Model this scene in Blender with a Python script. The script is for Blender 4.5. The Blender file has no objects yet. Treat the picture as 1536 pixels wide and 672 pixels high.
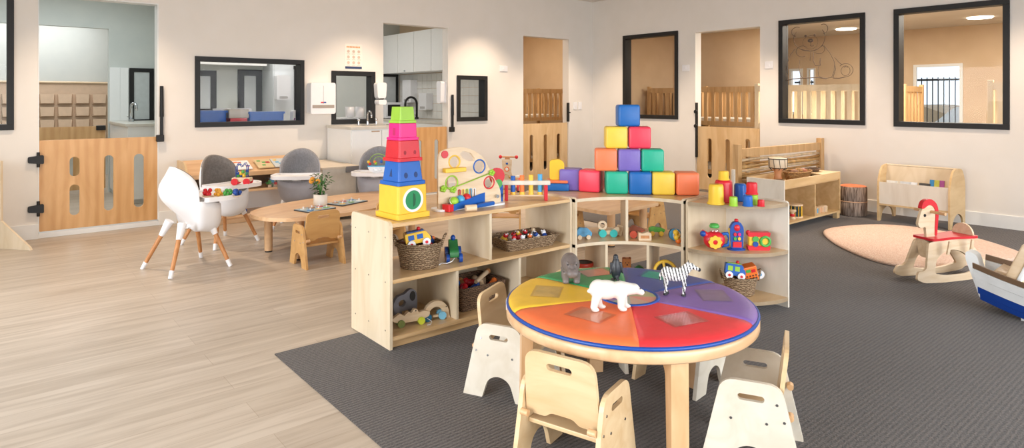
import bpy, bmesh, math, random
from mathutils import Vector, Matrix, geometry
random.seed(7)
R = math.radians
C = bpy.context.scene.collection
SC = bpy.context.scene

# ------------------------------------------------------------ camera, world, light, exposure
cam_d = bpy.data.cameras.new('camera'); cam = bpy.data.objects.new('camera', cam_d); C.objects.link(cam)
cam.location = (0, 0, 1.4)
cam.rotation_euler = (R(90), 0, R(50.35 - 90))
cam_d.sensor_width = 36; cam_d.sensor_fit = 'HORIZONTAL'
cam_d.lens = 963 / 1536 * 36
cam_d.shift_y = -188 / 1536
cam_d.clip_start = 0.05
SC.camera = cam
SC.view_settings.view_transform = 'Standard'
SC.view_settings.look = 'None'
SC.view_settings.gamma = 1
SC.view_settings.use_curve_mapping = False
SC.view_settings.exposure = 0.0
W = bpy.data.worlds.new('world'); SC.world = W; W.use_nodes = True
W.node_tree.nodes['Background'].inputs[0].default_value = (0.80, 0.90, 1.0, 1)
W.node_tree.nodes['Background'].inputs[1].default_value = 1.3

def area(name, loc, rot, sx, sy, power, col):
    d = bpy.data.lights.new(name, 'AREA'); d.shape = 'RECTANGLE'; d.size = sx; d.size_y = sy
    d.energy = power; d.color = col
    o = bpy.data.objects.new(name, d); C.objects.link(o); o.location = loc; o.rotation_euler = [R(a) for a in rot]
    return o
# daylight through the glazed openings behind and left of the camera
for nm_, y_, w_, e_ in (('near', 1.5, 2.3, 95), ('far', 5.1, 1.5, 62)):
    a_ = area('daylight_left_glazing_' + nm_, (-2.55, y_, 1.35), (0, -62, 0), 1.9, w_, e_, (0.95, 0.97, 1.0)); a_.data.spread = R(115)
a_ = area('daylight_front_glazing', (3.4, -2.55, 1.35), (60, 0, 0), 8.4, 1.9, 222, (0.96, 0.975, 1.0)); a_.data.spread = R(125)
area('daylight_kitchen', (3.6, 9.9, 2.95), (0, 0, 0), 2.2, 1.6, 42, (1.0, 0.98, 0.95))  # unseen area light under the ceiling, added to brighten the kitchen
area('daylight_changing_room', (0.4, 9.6, 3.0), (0, 0, 0), 2.4, 1.8, 44, (0.86, 0.96, 1.0))  # added overhead fill for the changing room, with no visible source
area('daylight_far_room', (0.6, 13.0, 2.9), (0, 0, 0), 2.0, 1.6, 46, (0.97, 0.98, 1.0))  # fill added at ceiling height so the far room reads bright
area('ceiling_panel_light_sleep_room', (10.2, 3.3, 2.62), (0, 0, 0), 1.4, 4.2, 235, (1.0, 0.91, 0.78))  # unseen area light added to boost the sleep room downlights; no panel there
area('ceiling_panel_light_cot_room', (7.6, 9.9, 3.0), (0, 0, 0), 1.6, 1.6, 62, (1.0, 0.90, 0.76))  # warm fill added to light the cot room; no fitting is modelled

# ------------------------------------------------------------ colours and materials
def lin(h):
    c = [int(h[i:i+2], 16) / 255 for i in (0, 2, 4)]
    return tuple((v/12.92 if v <= .04045 else ((v+.055)/1.055)**2.4) for v in c) + (1,)
MATS = {}
def new_mat(name):
    m = bpy.data.materials.new(name); m.use_nodes = True
    nt = m.node_tree; return m, nt, nt.nodes['Principled BSDF']
def coords(nt, scale=(1,1,1), rot=(0,0,0)):
    tc = nt.nodes.new('ShaderNodeTexCoord'); mp = nt.nodes.new('ShaderNodeMapping')
    mp.inputs['Scale'].default_value = scale; mp.inputs['Rotation'].default_value = rot
    nt.links.new(tc.outputs['Object'], mp.inputs[0]); return mp
def ramp(nt, src, stops):
    r = nt.nodes.new('ShaderNodeValToRGB'); e = r.color_ramp.elements
    while len(e) < len(stops): e.new(.5)
    for i, (p, c) in enumerate(stops): e[i].position = p; e[i].color = c
    nt.links.new(src, r.inputs[0]); return r
def plain(hexc, rough=.45, name=None, metal=0, var=.06, coat=0, bump=0):
    key = (hexc, rough, metal, bump)
    if key in MATS: return MATS[key]
    m, nt, b = new_mat(name or 'colour_' + hexc)
    c = lin(hexc)
    n = nt.nodes.new('ShaderNodeTexNoise'); n.inputs['Scale'].default_value = 14; n.inputs['Detail'].default_value = 3
    nt.links.new(coords(nt).outputs[0], n.inputs[0])
    r = ramp(nt, n.outputs[0], [(.3, tuple(v*(1-var) for v in c[:3])+(1,)), (.7, tuple(min(1, v*(1+var*.4)) for v in c[:3])+(1,))])
    nt.links.new(r.outputs[0], b.inputs['Base Color'])
    b.inputs['Roughness'].default_value = rough; b.inputs['Metallic'].default_value = metal
    if coat: b.inputs['Coat Weight'].default_value = coat; b.inputs['Coat Roughness'].default_value = .15
    if bump:
        n2 = nt.nodes.new('ShaderNodeTexNoise'); n2.inputs['Scale'].default_value = 120; n2.inputs['Detail'].default_value = 4
        nt.links.new(coords(nt).outputs[0], n2.inputs[0])
        bp = nt.nodes.new('ShaderNodeBump'); bp.inputs['Strength'].default_value = bump; bp.inputs['Distance'].default_value = .01
        nt.links.new(n2.outputs[0], bp.inputs['Height']); nt.links.new(bp.outputs[0], b.inputs['Normal'])
    MATS[key] = m; return m
def wood(name, c1, c2, scale=(3, 26, 26), rough=.38, axis='X', dist=1.2, knots=False):
    m, nt, b = new_mat(name)
    sc = {'X': scale, 'Y': (scale[1], scale[0], scale[2]), 'Z': (scale[1], scale[2], scale[0])}[axis]
    mp = coords(nt, sc)
    n = nt.nodes.new('ShaderNodeTexNoise'); n.inputs['Scale'].default_value = 1; n.inputs['Detail'].default_value = 5
    n.inputs['Distortion'].default_value = dist
    nt.links.new(mp.outputs[0], n.inputs[0])
    r = ramp(nt, n.outputs[0], [(.34, lin(c2)), (.62, lin(c1))])
    if knots:
        w = nt.nodes.new('ShaderNodeTexWave'); w.inputs['Scale'].default_value = .55; w.inputs['Distortion'].default_value = 9
        w.inputs['Detail'].default_value = 2; w.inputs['Detail Scale'].default_value = .6
        nt.links.new(mp.outputs[0], w.inputs[0])
        r2 = ramp(nt, w.outputs[0], [(.2, (1,1,1,1)), (.85, (.90,.84,.76,1))])
        mx = nt.nodes.new('ShaderNodeMix'); mx.data_type = 'RGBA'; mx.blend_type = 'MULTIPLY'; mx.inputs[0].default_value = .8
        nt.links.new(r.outputs[0], mx.inputs[6]); nt.links.new(r2.outputs[0], mx.inputs[7])
        nt.links.new(mx.outputs[2], b.inputs['Base Color'])
    else: nt.links.new(r.outputs[0], b.inputs['Base Color'])
    b.inputs['Roughness'].default_value = rough
    return m
def two_noise(name, c1, c2, scale, rough=.8, bump=.3, bscale=None, detail=6, stops=(.35, .65), dist=.01):
    m, nt, b = new_mat(name)
    n = nt.nodes.new('ShaderNodeTexNoise'); n.inputs['Scale'].default_value = scale; n.inputs['Detail'].default_value = detail
    mp = coords(nt); nt.links.new(mp.outputs[0], n.inputs[0])
    r = ramp(nt, n.outputs[0], [(stops[0], lin(c2)), (stops[1], lin(c1))]); nt.links.new(r.outputs[0], b.inputs['Base Color'])
    b.inputs['Roughness'].default_value = rough
    if bump:
        n2 = nt.nodes.new('ShaderNodeTexNoise'); n2.inputs['Scale'].default_value = bscale or scale; n2.inputs['Detail'].default_value = 4
        nt.links.new(mp.outputs[0], n2.inputs[0])
        bp = nt.nodes.new('ShaderNodeBump'); bp.inputs['Strength'].default_value = bump; bp.inputs['Distance'].default_value = dist
        nt.links.new(n2.outputs[0], bp.inputs['Height']); nt.links.new(bp.outputs[0], b.inputs['Normal'])
    return m

M = {}
M['wall'] = two_noise('wall_paint', 'E9E4DD', 'E6E1D9', 3, .75, .05, 180)
M['wallcool'] = two_noise('cool_wall_paint', 'D3D6D0', 'CDD1CC', 3, .75, .05, 180)
M['walltan'] = two_noise('tan_wall_paint', 'D9C0A0', 'D3B998', 3, .8, .05, 180)
M['ceil'] = two_noise('ceiling_paint', 'E6DFD5', 'E2DACF', 3, .85, .04, 160)
M['trim'] = plain('E9EAE8', .4, 'white_gloss_paint', var=.02)
M['black'] = plain('0C0B0B', .5, 'black_frame_paint', var=.2)
M['white'] = plain('EEEEF0', .32, 'white_plastic', var=.02)
M['laminate'] = plain('F8F8F6', .28, 'white_laminate', var=.01)
M['counter'] = plain('DAD4C8', .3, 'pale_worktop', var=.06)
M['grey'] = two_noise('grey_seat_fabric', '98979A', '8A898C', 60, .75, .25, 220)
M['greyfab2'] = two_noise('warm_grey_seat_fabric', '8F8984', '807A75', 60, .75, .25, 220)
M['chrome'] = plain('C9CBCE', .18, 'chrome', metal=1, var=.03)
M['birch'] = wood('birch_plywood', 'DFCEB3', 'D3BF9F', (2.2, 9, 9), .36, 'Z', .8)
M['birchH'] = wood('birch_plywood_along', 'D9B98C', 'C9A473', (2.2, 9, 9), .3, 'X', .8)
M['birchW'] = wood('whitewashed_birch', 'E2DACC', 'D6CCBC', (2.0, 7, 7), .4, 'Z', .9)
M['edge'] = wood('plywood_edge', 'DDBB8C', 'C79E69', (3, 60, 60), .45, 'X', .4)
M['chairply'] = wood('chair_plywood', 'DBC097', 'CDAC7F', (2.2, 10, 10), .38, 'X', .9)
M['chairplyW'] = wood('pale_chair_plywood', 'DBD3C3', 'D1C7B4', (2.2, 8, 8), .42, 'X', .9)
M['chairtan'] = wood('tan_chair_plywood', 'CFA267', 'BE8F56', (2.2, 10, 10), .38, 'X', .9)
M['beech'] = wood('beech_tabletop', 'DFBA90', 'D0A67C', (3, 14, 14), .33, 'X', .5)
M['beechleg'] = wood('beech_leg', 'DAB286', 'C99C6E', (3, 16, 16), .4, 'Z', .5)
M['hcleg'] = wood('high_chair_leg_wood', 'C98E5A', 'B57A48', (3, 30, 30), .4, 'Z', .5)
M['pine'] = wood('pine_gate', 'DBAE78', 'CF9F66', (1.2, 6, 6), .38, 'Z', 1.6, True)
M['pine2'] = wood('pale_gate_plywood', 'DFBE90', 'D0AA78', (1.6, 9, 9), .42, 'Z', 1.2)
M['cotwood'] = wood('cot_timber', 'DDB684', 'CDA26E', (2, 22, 22), .45, 'Z', .8)
M['benchply'] = wood('bench_plywood', 'D9BC8E', 'C9A877', (2, 10, 10), .42, 'X', .8)
M['screenwood'] = wood('screen_timber', 'D2AC7A', 'C09865', (2, 16, 16), .5, 'Z', .8)
M['wicker'] = None
M['padY'] = plain('EBC03A', .42, 'yellow_vinyl', var=.08, bump=.05)
M['padO'] = plain('F2743F', .42, 'orange_vinyl', var=.08, bump=.05)
M['padR'] = plain('E0353B', .42, 'red_vinyl', var=.08, bump=.05)
M['padP'] = plain('7F62A8', .42, 'purple_vinyl', var=.08, bump=.05)
M['padB'] = plain('41508F', .42, 'indigo_vinyl', var=.08, bump=.05)
M['padG'] = plain('2F9158', .42, 'green_vinyl', var=.08, bump=.05)
M['blue'] = plain('1560B8', .4, 'blue_plastic')
M['dblue'] = plain('14479B', .4, 'dark_blue_plastic')
M['red'] = plain('D3222E', .35, 'red_plastic')
M['yellow'] = plain('EFC23C', .35, 'yellow_plastic')
M['green'] = plain('4CA64A', .35, 'green_plastic')
M['lime'] = plain('9CCB3B', .35, 'lime_plastic')
M['lblue'] = plain('4FA8D8', .35, 'light_blue_plastic')
M['teal'] = plain('35B9B5', .35, 'teal_paint')
M['orange'] = plain('F07A32', .35, 'orange_plastic')
M['pink'] = plain('E91C82', .35, 'pink_plastic')
M['toywood'] = wood('toy_wood', 'E4CDAE', 'D8BC96', (4, 30, 30), .42, 'X', .6)
M['dark'] = plain('2A2725', .6, 'dark_rubber')

# glass pane: mostly clear, with a mirror reflection at grazing angles
m, nt, b = new_mat('window_glass')
tr = nt.nodes.new('ShaderNodeBsdfTransparent'); gl = nt.nodes.new('ShaderNodeBsdfGlossy'); gl.inputs['Roughness'].default_value = .01
fr = nt.nodes.new('ShaderNodeFresnel'); fr.inputs['IOR'].default_value = 1.15
mx = nt.nodes.new('ShaderNodeMixShader'); out = nt.nodes['Material Output']
nt.links.new(fr.outputs[0], mx.inputs[0]); nt.links.new(tr.outputs[0], mx.inputs[1]); nt.links.new(gl.outputs[0], mx.inputs[2])
nt.links.new(mx.outputs[0], out.inputs[0]); M['glass'] = m
m, nt, b = new_mat('clear_vinyl')
tr = nt.nodes.new('ShaderNodeBsdfTransparent'); gl = nt.nodes.new('ShaderNodeBsdfGlossy'); gl.inputs['Roughness'].default_value = .12
tr.inputs[0].default_value = (.96, .95, .94, 1)
mx = nt.nodes.new('ShaderNodeMixShader'); mx.inputs[0].default_value = .12; out = nt.nodes['Material Output']
nt.links.new(tr.outputs[0], mx.inputs[1]); nt.links.new(gl.outputs[0], mx.inputs[2]); nt.links.new(mx.outputs[0], out.inputs[0]); M['clearvinyl'] = m

# vinyl planks running along X
m, nt, b = new_mat('vinyl_plank_floor')
mp = coords(nt, (1, 1, 1))
br = nt.nodes.new('ShaderNodeTexBrick'); br.inputs['Scale'].default_value = 1; br.inputs['Brick Width'].default_value = 1.5; br.inputs['Row Height'].default_value = .18
br.inputs['Mortar Size'].default_value = .0012; br.inputs['Mortar Smooth'].default_value = .3; br.offset = .37
br.inputs['Color1'].default_value = lin('BEB2A3'); br.inputs['Color2'].default_value = lin('B3A696'); br.inputs['Mortar'].default_value = lin('9F907E')
nt.links.new(mp.outputs[0], br.inputs[0])
mp2 = coords(nt, (1.0, 13, 1)); n = nt.nodes.new('ShaderNodeTexNoise'); n.inputs['Scale'].default_value = 1.6; n.inputs['Detail'].default_value = 7; n.inputs['Distortion'].default_value = .9
nt.links.new(mp2.outputs[0], n.inputs[0])
r = ramp(nt, n.outputs[0], [(.32, (.80, .77, .74, 1)), (.62, (1.04, 1.04, 1.04, 1))])
mx = nt.nodes.new('ShaderNodeMix'); mx.data_type = 'RGBA'; mx.blend_type = 'MULTIPLY'; mx.inputs[0].default_value = 1
nt.links.new(br.outputs[0], mx.inputs[6]); nt.links.new(r.outputs[0], mx.inputs[7]); nt.links.new(mx.outputs[2], b.inputs['Base Color'])
b.inputs['Roughness'].default_value = .36; M['vinyl'] = m

# ribbed charcoal carpet
m, nt, b = new_mat('ribbed_carpet')
mp = coords(nt, (1, 1, 1), (0, 0, R(0)))
wv = nt.nodes.new('ShaderNodeTexWave'); wv.inputs['Scale'].default_value = 15; wv.inputs['Distortion'].default_value = 1.2; wv.inputs['Detail'].default_value = 3; wv.inputs['Detail Scale'].default_value = 5; wv.bands_direction = 'Y'
nt.links.new(mp.outputs[0], wv.inputs[0])
n = nt.nodes.new('ShaderNodeTexNoise'); n.inputs['Scale'].default_value = 130; n.inputs['Detail'].default_value = 3
nt.links.new(mp.outputs[0], n.inputs[0])
ad = nt.nodes.new('ShaderNodeMath'); ad.operation = 'MULTIPLY_ADD'; ad.inputs[1].default_value = .30
nt.links.new(wv.outputs[1] if len(wv.outputs) > 1 else wv.outputs[0], ad.inputs[0]); nt.links.new(n.outputs[0], ad.inputs[2])
r = ramp(nt, ad.outputs[0], [(.42, lin('2E2A28')), (.86, lin('59514C'))]); nt.links.new(r.outputs[0], b.inputs['Base Color'])
b.inputs['Roughness'].default_value = .92; b.inputs['Sheen Weight'].default_value = .15
bp = nt.nodes.new('ShaderNodeBump'); bp.inputs['Strength'].default_value = .7; bp.inputs['Distance'].default_value = .006
nt.links.new(ad.outputs[0], bp.inputs['Height']); nt.links.new(bp.outputs[0], b.inputs['Normal']); M['carpet'] = m

def wicker_mat(name, c1, c2):
    m, nt, b = new_mat(name)
    mp = coords(nt)
    wv = nt.nodes.new('ShaderNodeTexWave'); wv.bands_direction = 'Z'; wv.inputs['Scale'].default_value = 26; wv.inputs['Distortion'].default_value = 7; wv.inputs['Detail'].default_value = 2; wv.inputs['Detail Scale'].default_value = 3
    nt.links.new(mp.outputs[0], wv.inputs[0])
    r = ramp(nt, wv.outputs[1], [(.15, lin(c2)), (.6, lin(c1))]); nt.links.new(r.outputs[0], b.inputs['Base Color'])
    bp = nt.nodes.new('ShaderNodeBump'); bp.inputs['Strength'].default_value = 1; bp.inputs['Distance'].default_value = .006
    nt.links.new(wv.outputs[1], bp.inputs['Height']); nt.links.new(bp.outputs[0], b.inputs['Normal']); b.inputs['Roughness'].default_value = .7
    return m
M['wicker'] = wicker_mat('grey_wicker', 'B59A7A', '6B5239')
M['wickerD'] = wicker_mat('brown_wicker', '94745A', '4E3B2B')
M['wickerT'] = wicker_mat('golden_wicker', 'C99A5E', '7C5328')
# zebra coat
m, nt, b = new_mat('zebra_stripes')
wv = nt.nodes.new('ShaderNodeTexWave'); wv.inputs['Scale'].default_value = 26; wv.inputs['Distortion'].default_value = 3.2; wv.inputs['Detail'].default_value = 1; wv.inputs['Detail Scale'].default_value = 14
mp = coords(nt, (1, 1, .55), (0, R(25), 0)); nt.links.new(mp.outputs[0], wv.inputs[0])
r = ramp(nt, wv.outputs[1], [(.40, lin('EFEFEC')), (.50, lin('1B1B1D'))]); r.color_ramp.elements[0].color = lin('1B1B1D'); r.color_ramp.elements[1].color = lin('EFEFEC')
r.color_ramp.elements[0].position = .30; r.color_ramp.elements[1].position = .38
nt.links.new(r.outputs[0], b.inputs['Base Color']); b.inputs['Roughness'].default_value = .45; M['zebra'] = m
M['rug'] = two_noise('pink_shag', 'F3D9C8', 'E9C6B0', 55, .95, 1.0, 90, dist=.02)
M['bark'] = wood('bark_print', 'A8978A', '4E3C30', (7, 70, 70), .8, 'Z', .6)

# ------------------------------------------------------------ mesh helpers
def frame_rot(az): return Matrix.Rotation(az, 4, 'Z')
class MB:
    def __init__(s): s.v = []; s.f = []; s.sm = []; s.mi = []; s.cur = 0; s.T = Matrix.Identity(4)
    def add(s, vs, fs, smooth=False, T=None):
        n = len(s.v); T = s.T @ (T if T is not None else Matrix.Identity(4))
        s.v += [T @ Vector(v) for v in vs]
        for f in fs: s.f.append([n + i for i in f]); s.sm.append(smooth); s.mi.append(s.cur)
        return s
    def mat(s, i): s.cur = i; return s
    def box(s, x0, x1, y0, y1, z0, z1, T=None, bev=0):
        if bev <= 0:
            vs = [(x, y, z) for z in (z0, z1) for y in (y0, y1) for x in (x0, x1)]
            return s.add(vs, [(0,2,3,1), (4,5,7,6), (0,1,5,4), (2,6,7,3), (0,4,6,2), (1,3,7,5)], False, T)
        bm = bmesh.new(); bmesh.ops.create_cube(bm, size=1)
        for v in bm.verts: v.co = Vector(((x0+x1)/2 + v.co.x*(x1-x0), (y0+y1)/2 + v.co.y*(y1-y0), (z0+z1)/2 + v.co.z*(z1-z0)))
        bmesh.ops.bevel(bm, geom=bm.edges[:], offset=bev, segments=3 if bev > .008 else 2, affect='EDGES', profile=.5)
        bm.verts.index_update()
        s.add([v.co.copy() for v in bm.verts], [[v.index for v in f.verts] for f in bm.faces], bev > .008, T); bm.free(); return s
    def cone(s, p0, p1, r0, r1, n=16, caps=True, T=None, smooth=True):
        p0 = Vector(p0); p1 = Vector(p1); d = (p1 - p0).normalized()
        a = d.orthogonal().normalized(); b = d.cross(a)
        vs = [p0 + (a*math.cos(t)+b*math.sin(t))*r0 for t in [2*math.pi*i/n for i in range(n)]] + [p1 + (a*math.cos(t)+b*math.sin(t))*r1 for t in [2*math.pi*i/n for i in range(n)]]
        s.add(vs, [(i, (i+1) % n, n+(i+1) % n, n+i) for i in range(n)], smooth, T)
        if caps: s.add(vs[:n], [list(range(n))[::-1]], False, T); s.add(vs[n:], [list(range(n))], False, T)
        return s
    def lathe(s, prof, n=28, T=None, cx=0, cy=0, sx=1, sy=1, close=False):
        vs = []
        for r, z in prof:
            for i in range(n):
                t = 2*math.pi*i/n; vs.append((cx+max(r, 1e-4)*math.cos(t)*sx, cy+max(r, 1e-4)*math.sin(t)*sy, z))
        fs = []; k = len(prof)
        for j in range(k if close else k-1):
            for i in range(n): fs.append((j*n+i, j*n+(i+1) % n, ((j+1) % k)*n+(i+1) % n, ((j+1) % k)*n+i))
        return s.add(vs, fs, True, T)
    def tube(s, pts, r, n=8, T=None, closed=False):
        pts = [Vector(p) for p in pts]; k = len(pts); vs = []; up = None
        for j, p in enumerate(pts):
            if closed: d = (pts[(j+1) % k] - pts[j-1]).normalized()
            else: d = (pts[min(j+1, k-1)] - pts[max(j-1, 0)]).normalized()
            if up is None: a = d.orthogonal().normalized()
            else: a = (up - d*up.dot(d)).normalized()
            up = a; b = d.cross(a); rr = r[j] if isinstance(r, (list, tuple)) else r
            for i in range(n): t = 2*math.pi*i/n; vs.append(p + (a*math.cos(t)+b*math.sin(t))*rr)
        fs = []
        for j in range(k if closed else k-1):
            for i in range(n): fs.append((j*n+i, j*n+(i+1) % n, ((j+1) % k)*n+(i+1) % n, ((j+1) % k)*n+i))
        if not closed: fs.append(list(range(n))[::-1]); fs.append([(k-1)*n+i for i in range(n)])
        return s.add(vs, fs, True, T)
    def ball(s, c, r, n=14, T=None):
        if not isinstance(r, (tuple, list)): r = (r, r, r)
        m = max(6, n//2+1); vs = []; fs = []
        for j in range(m+1):
            a = math.pi*j/m
            for i in range(n): t = 2*math.pi*i/n; vs.append((c[0]+r[0]*max(math.sin(a), 1e-4)*math.cos(t), c[1]+r[1]*max(math.sin(a), 1e-4)*math.sin(t), c[2]-r[2]*math.cos(a)))
        for j in range(m):
            for i in range(n): fs.append((j*n+i, j*n+(i+1) % n, (j+1)*n+(i+1) % n, (j+1)*n+i))
        return s.add(vs, fs, True, T)
    def prism(s, outline, th, holes=(), T=None, smooth=False):
        """outline in local XY, thickness from z=0 to z=th"""
        loops = [list(outline)] + [list(h) for h in holes]
        tris = geometry.tessellate_polygon([[Vector((p[0], p[1], 0)) for p in l] for l in loops])
        flat = [p for l in loops for p in l]; n = len(flat)
        vs = [(p[0], p[1], 0) for p in flat] + [(p[0], p[1], th) for p in flat]
        fs = []
        for t in tris:
            a, b, c = [flat[i] for i in t]
            cr = (b[0]-a[0])*(c[1]-a[1]) - (b[1]-a[1])*(c[0]-a[0])
            t = list(t) if cr > 0 else list(t)[::-1]
            fs.append(t[::-1]); fs.append([i+n for i in t])
        s.add(vs, fs, False, T)
        base = 0; sf = []
        for li, l in enumerate(loops):
            k = len(l); ar = sum(l[i][0]*l[(i+1) % k][1]-l[(i+1) % k][0]*l[i][1] for i in range(k))
            ccw = ar > 0
            if li: ccw = not ccw
            for i in range(k):
                a, b = base+i, base+(i+1) % k
                sf.append((a, b, b+n, a+n) if ccw else (b, a, a+n, b+n))
            base += k
        s.add(vs, sf, smooth, T); return s
    def build(s, name, mat, parent=None, bevel=0, sub=0, solid=0, remesh=0, loc=None, rotz=0):
        me = bpy.data.meshes.new(name); me.from_pydata([tuple(v) for v in s.v], [], s.f)
        for i, p in enumerate(me.polygons): p.use_smooth = s.sm[i]; p.material_index = s.mi[i]
        for m_ in (mat if isinstance(mat, (list, tuple)) else [mat]): me.materials.append(m_)
        me.update()
        o = bpy.data.objects.new(name, me); C.objects.link(o)
        if parent: o.parent = parent
        if loc is not None: o.location = loc
        if rotz: o.rotation_euler = (0, 0, rotz)
        if solid:
            md = o.modifiers.new('solid', 'SOLIDIFY'); md.thickness = solid; md.offset = 0
        if remesh:
            md = o.modifiers.new('remesh', 'REMESH'); md.mode = 'VOXEL'; md.voxel_size = remesh; md.use_smooth_shade = True
            md = o.modifiers.new('smooth', 'SMOOTH'); md.iterations = 5; md.factor = .6
        if sub:
            md = o.modifiers.new('sub', 'SUBSURF'); md.levels = sub; md.render_levels = sub
        if bevel:
            md = o.modifiers.new('bevel', 'BEVEL'); md.width = bevel; md.segments = 2; md.limit_method = 'ANGLE'; md.angle_limit = R(50)
        return o

def thing(name, label, cat, loc=(0,0,0), rotz=0, group=None):
    o = bpy.data.objects.new(name, None); C.objects.link(o); o.empty_display_size = .05
    o.location = loc; o.rotation_euler = (0, 0, R(rotz)); o['label'] = label; o['category'] = cat
    if group: o['group'] = group
    return o
def tag(o, label, cat, group=None):
    o['label'] = label; o['category'] = cat
    if group: o['group'] = group
    return o
def struct(o): o['kind'] = 'structure'; return o
def dup(root, loc, rotz=0, label=None, group=None):
    r = root.copy(); C.objects.link(r); r.location = loc; r.rotation_euler = (0, 0, R(rotz))
    if label: r['label'] = label
    if group: r['group'] = group
    for ch in list(root.children):
        c = ch.copy(); C.objects.link(c); c.parent = r
        for g in list(ch.children):
            d = g.copy(); C.objects.link(d); d.parent = c
    return r
def rrect(x0, x1, y0, y1, r, n=5):
    pts = []
    for cx, cy, a0 in ((x1-r, y1-r, 0), (x0+r, y1-r, 90), (x0+r, y0+r, 180), (x1-r, y0+r, 270)):
        for i in range(n+1): a = R(a0+90*i/n); pts.append((cx+r*math.cos(a), cy+r*math.sin(a)))
    return pts
def slot(cx, cy, w, h, n=8):
    r = min(w, h)/2; return rrect(cx-w/2, cx+w/2, cy-h/2, cy+h/2, r*.999, n)
def circ(cx, cy, r, n=24, ry=None, a0=0, a1=360):
    ry = ry or r
    full = abs(a1-a0) >= 360
    return [(cx+r*math.cos(R(a0+(a1-a0)*i/(n if full else n-1))), cy+ry*math.sin(R(a0+(a1-a0)*i/(n if full else n-1)))) for i in range(n)]
def rounded(pts, rad, n=5):
    """round the corners of a polygon; rad a number or a list"""
    out = []; k = len(pts)
    for i in range(k):
        r = rad[i] if isinstance(rad, (list, tuple)) else rad
        p = Vector(pts[i][:2]); a = Vector(pts[i-1][:2]); b = Vector(pts[(i+1) % k][:2])
        if r <= 0: out.append(tuple(p)); continue
        da = (a-p); db = (b-p); r1 = min(r, da.length*.49, db.length*.49)
        pa = p + da.normalized()*r1; pb = p + db.normalized()*r1
        for j in range(n+1):
            t = j/n; q = pa*(1-t)**2 + p*2*t*(1-t) + pb*t**2; out.append(tuple(q))
    return out
VERT_XZ = Matrix(((1,0,0,0), (0,0,-1,0), (0,1,0,0), (0,0,0,1)))      # prism XY -> world XZ, thickness towards -Y
VERT_YZ = Matrix(((0,0,1,0), (1,0,0,0), (0,1,0,0), (0,0,0,1)))       # prism XY -> world YZ, thickness towards +X
def TR(x, y, z): return Matrix.Translation((x, y, z))
def RZ(a): return Matrix.Rotation(R(a), 4, 'Z')
def RX(a): return Matrix.Rotation(R(a), 4, 'X')
def RY(a): return Matrix.Rotation(R(a), 4, 'Y')
# ------------------------------------------------------------ the room shell
YB, XR, CZ = 7.96, 8.48, 3.13
XL, YF = -2.7, -2.7
TH = .15
def wall(name, axis, c, a0, a1, z0, z1, holes, mat, th=TH):
    """wall whose face is at axis=c, body from c to c+th; holes = (a0,a1,z0,z1)"""
    mb = MB()
    As = sorted({a0, a1, *[h[0] for h in holes], *[h[1] for h in holes]}); Zs = sorted({z0, z1, *[h[2] for h in holes], *[h[3] for h in holes]})
    As = [a for a in As if a0 <= a <= a1]; Zs = [z for z in Zs if z0 <= z <= z1]
    for i in range(len(As)-1):
        run = None
        for j in range(len(Zs)-1):
            am, zm = (As[i]+As[i+1])/2, (Zs[j]+Zs[j+1])/2
            if any(h[0] < am < h[1] and h[2] < zm < h[3] for h in holes): continue
            b0, b1 = sorted((c, c+th))
            if axis == 'Y': mb.box(As[i], As[i+1], b0, b1, Zs[j], Zs[j+1])
            else: mb.box(b0, b1, As[i], As[i+1], Zs[j], Zs[j+1])
    return struct(mb.build(name, mat))
mb = MB(); mb.prism([(XL-.2, YF-.2), (13.3, YF-.2), (13.3, 14.3), (XL-.2, 14.3)], .05, T=TR(0, 0, -.05)); struct(mb.build('floor', M['vinyl']))
mb = MB(); mb.prism([(1.24, YF), (XR, YF), (XR, YB), (5.35, YB), (5.35, 3.53), (1.24, 3.53)], .006, T=TR(0, 0, .0)); struct(mb.build('floor_carpet', M['carpet']))
mb = MB(); mb.box(XL-.2, XR+.1, YF-.2, YB+.1, CZ, CZ+.1); struct(mb.build('ceiling', M['ceil']))
D1 = (.447, 1.522, -1, 2.45); KD = (4.289, 5.36, -1, 2.45); D2 = (6.837, 7.875, -1, 2.43); D3 = (4.745, 5.809, -1, 2.42)
WA = (1.889, 3.167, 1.07, 1.887); WB = (3.533, 4.16, 1.064, 1.766); WC = (5.517, 6.09, 1.057, 1.751); W0 = (-1.2, .257, 1.093, 2.47)
W2 = (6.123, 7.246, 1.072, 2.473); W3 = (3.344, 4.465, 1.068, 2.473); W4 = (1.888, 3.019, 1.065, 2.473)
ins = lambda h, k=.035: (h[0]+k, h[1]-k, h[2]+k, h[3]-k)
wall('wall_back', 'Y', YB, XL-.2, XR+TH, 0, CZ, [D1, KD, D2, ins(WA), ins(WB), ins(WC), ins(W0)], M['wall'])
wall('wall_right', 'X', XR, YF-.2, YB, 0, CZ, [D3, ins(W2), ins(W3), ins(W4)], M['wall'])
wall('wall_left', 'X', XL, YF-.2, YB, 0, CZ, [(.3, 2.7, .25, 2.4), (4.3, 5.9, .25, 2.4)], M['wall'], -TH)
wall('wall_front', 'Y', YF, XL, XR, 0, CZ, [(-1.0, 7.8, .25, 2.4)], M['wall'], -TH)
# baseboards
def bb(name, segs, axis, c, s):
    mb = MB()
    for a0, a1 in segs:
        lo, hi = sorted((c, c+s*.014))
        if axis == 'Y': mb.box(a0, a1, lo, hi, 0, .15, bev=.003)
        else: mb.box(lo, hi, a0, a1, 0, .15, bev=.003)
    return struct(mb.build(name, M['trim']))
bb('baseboard_back', [(XL, D1[0]), (D1[1], KD[0]), (KD[1], D2[0]), (D2[1], XR-.015)], 'Y', YB, -1)
bb('baseboard_right', [(YF, D3[0]), (D3[1], YB)], 'X', XR, -1)
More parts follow.
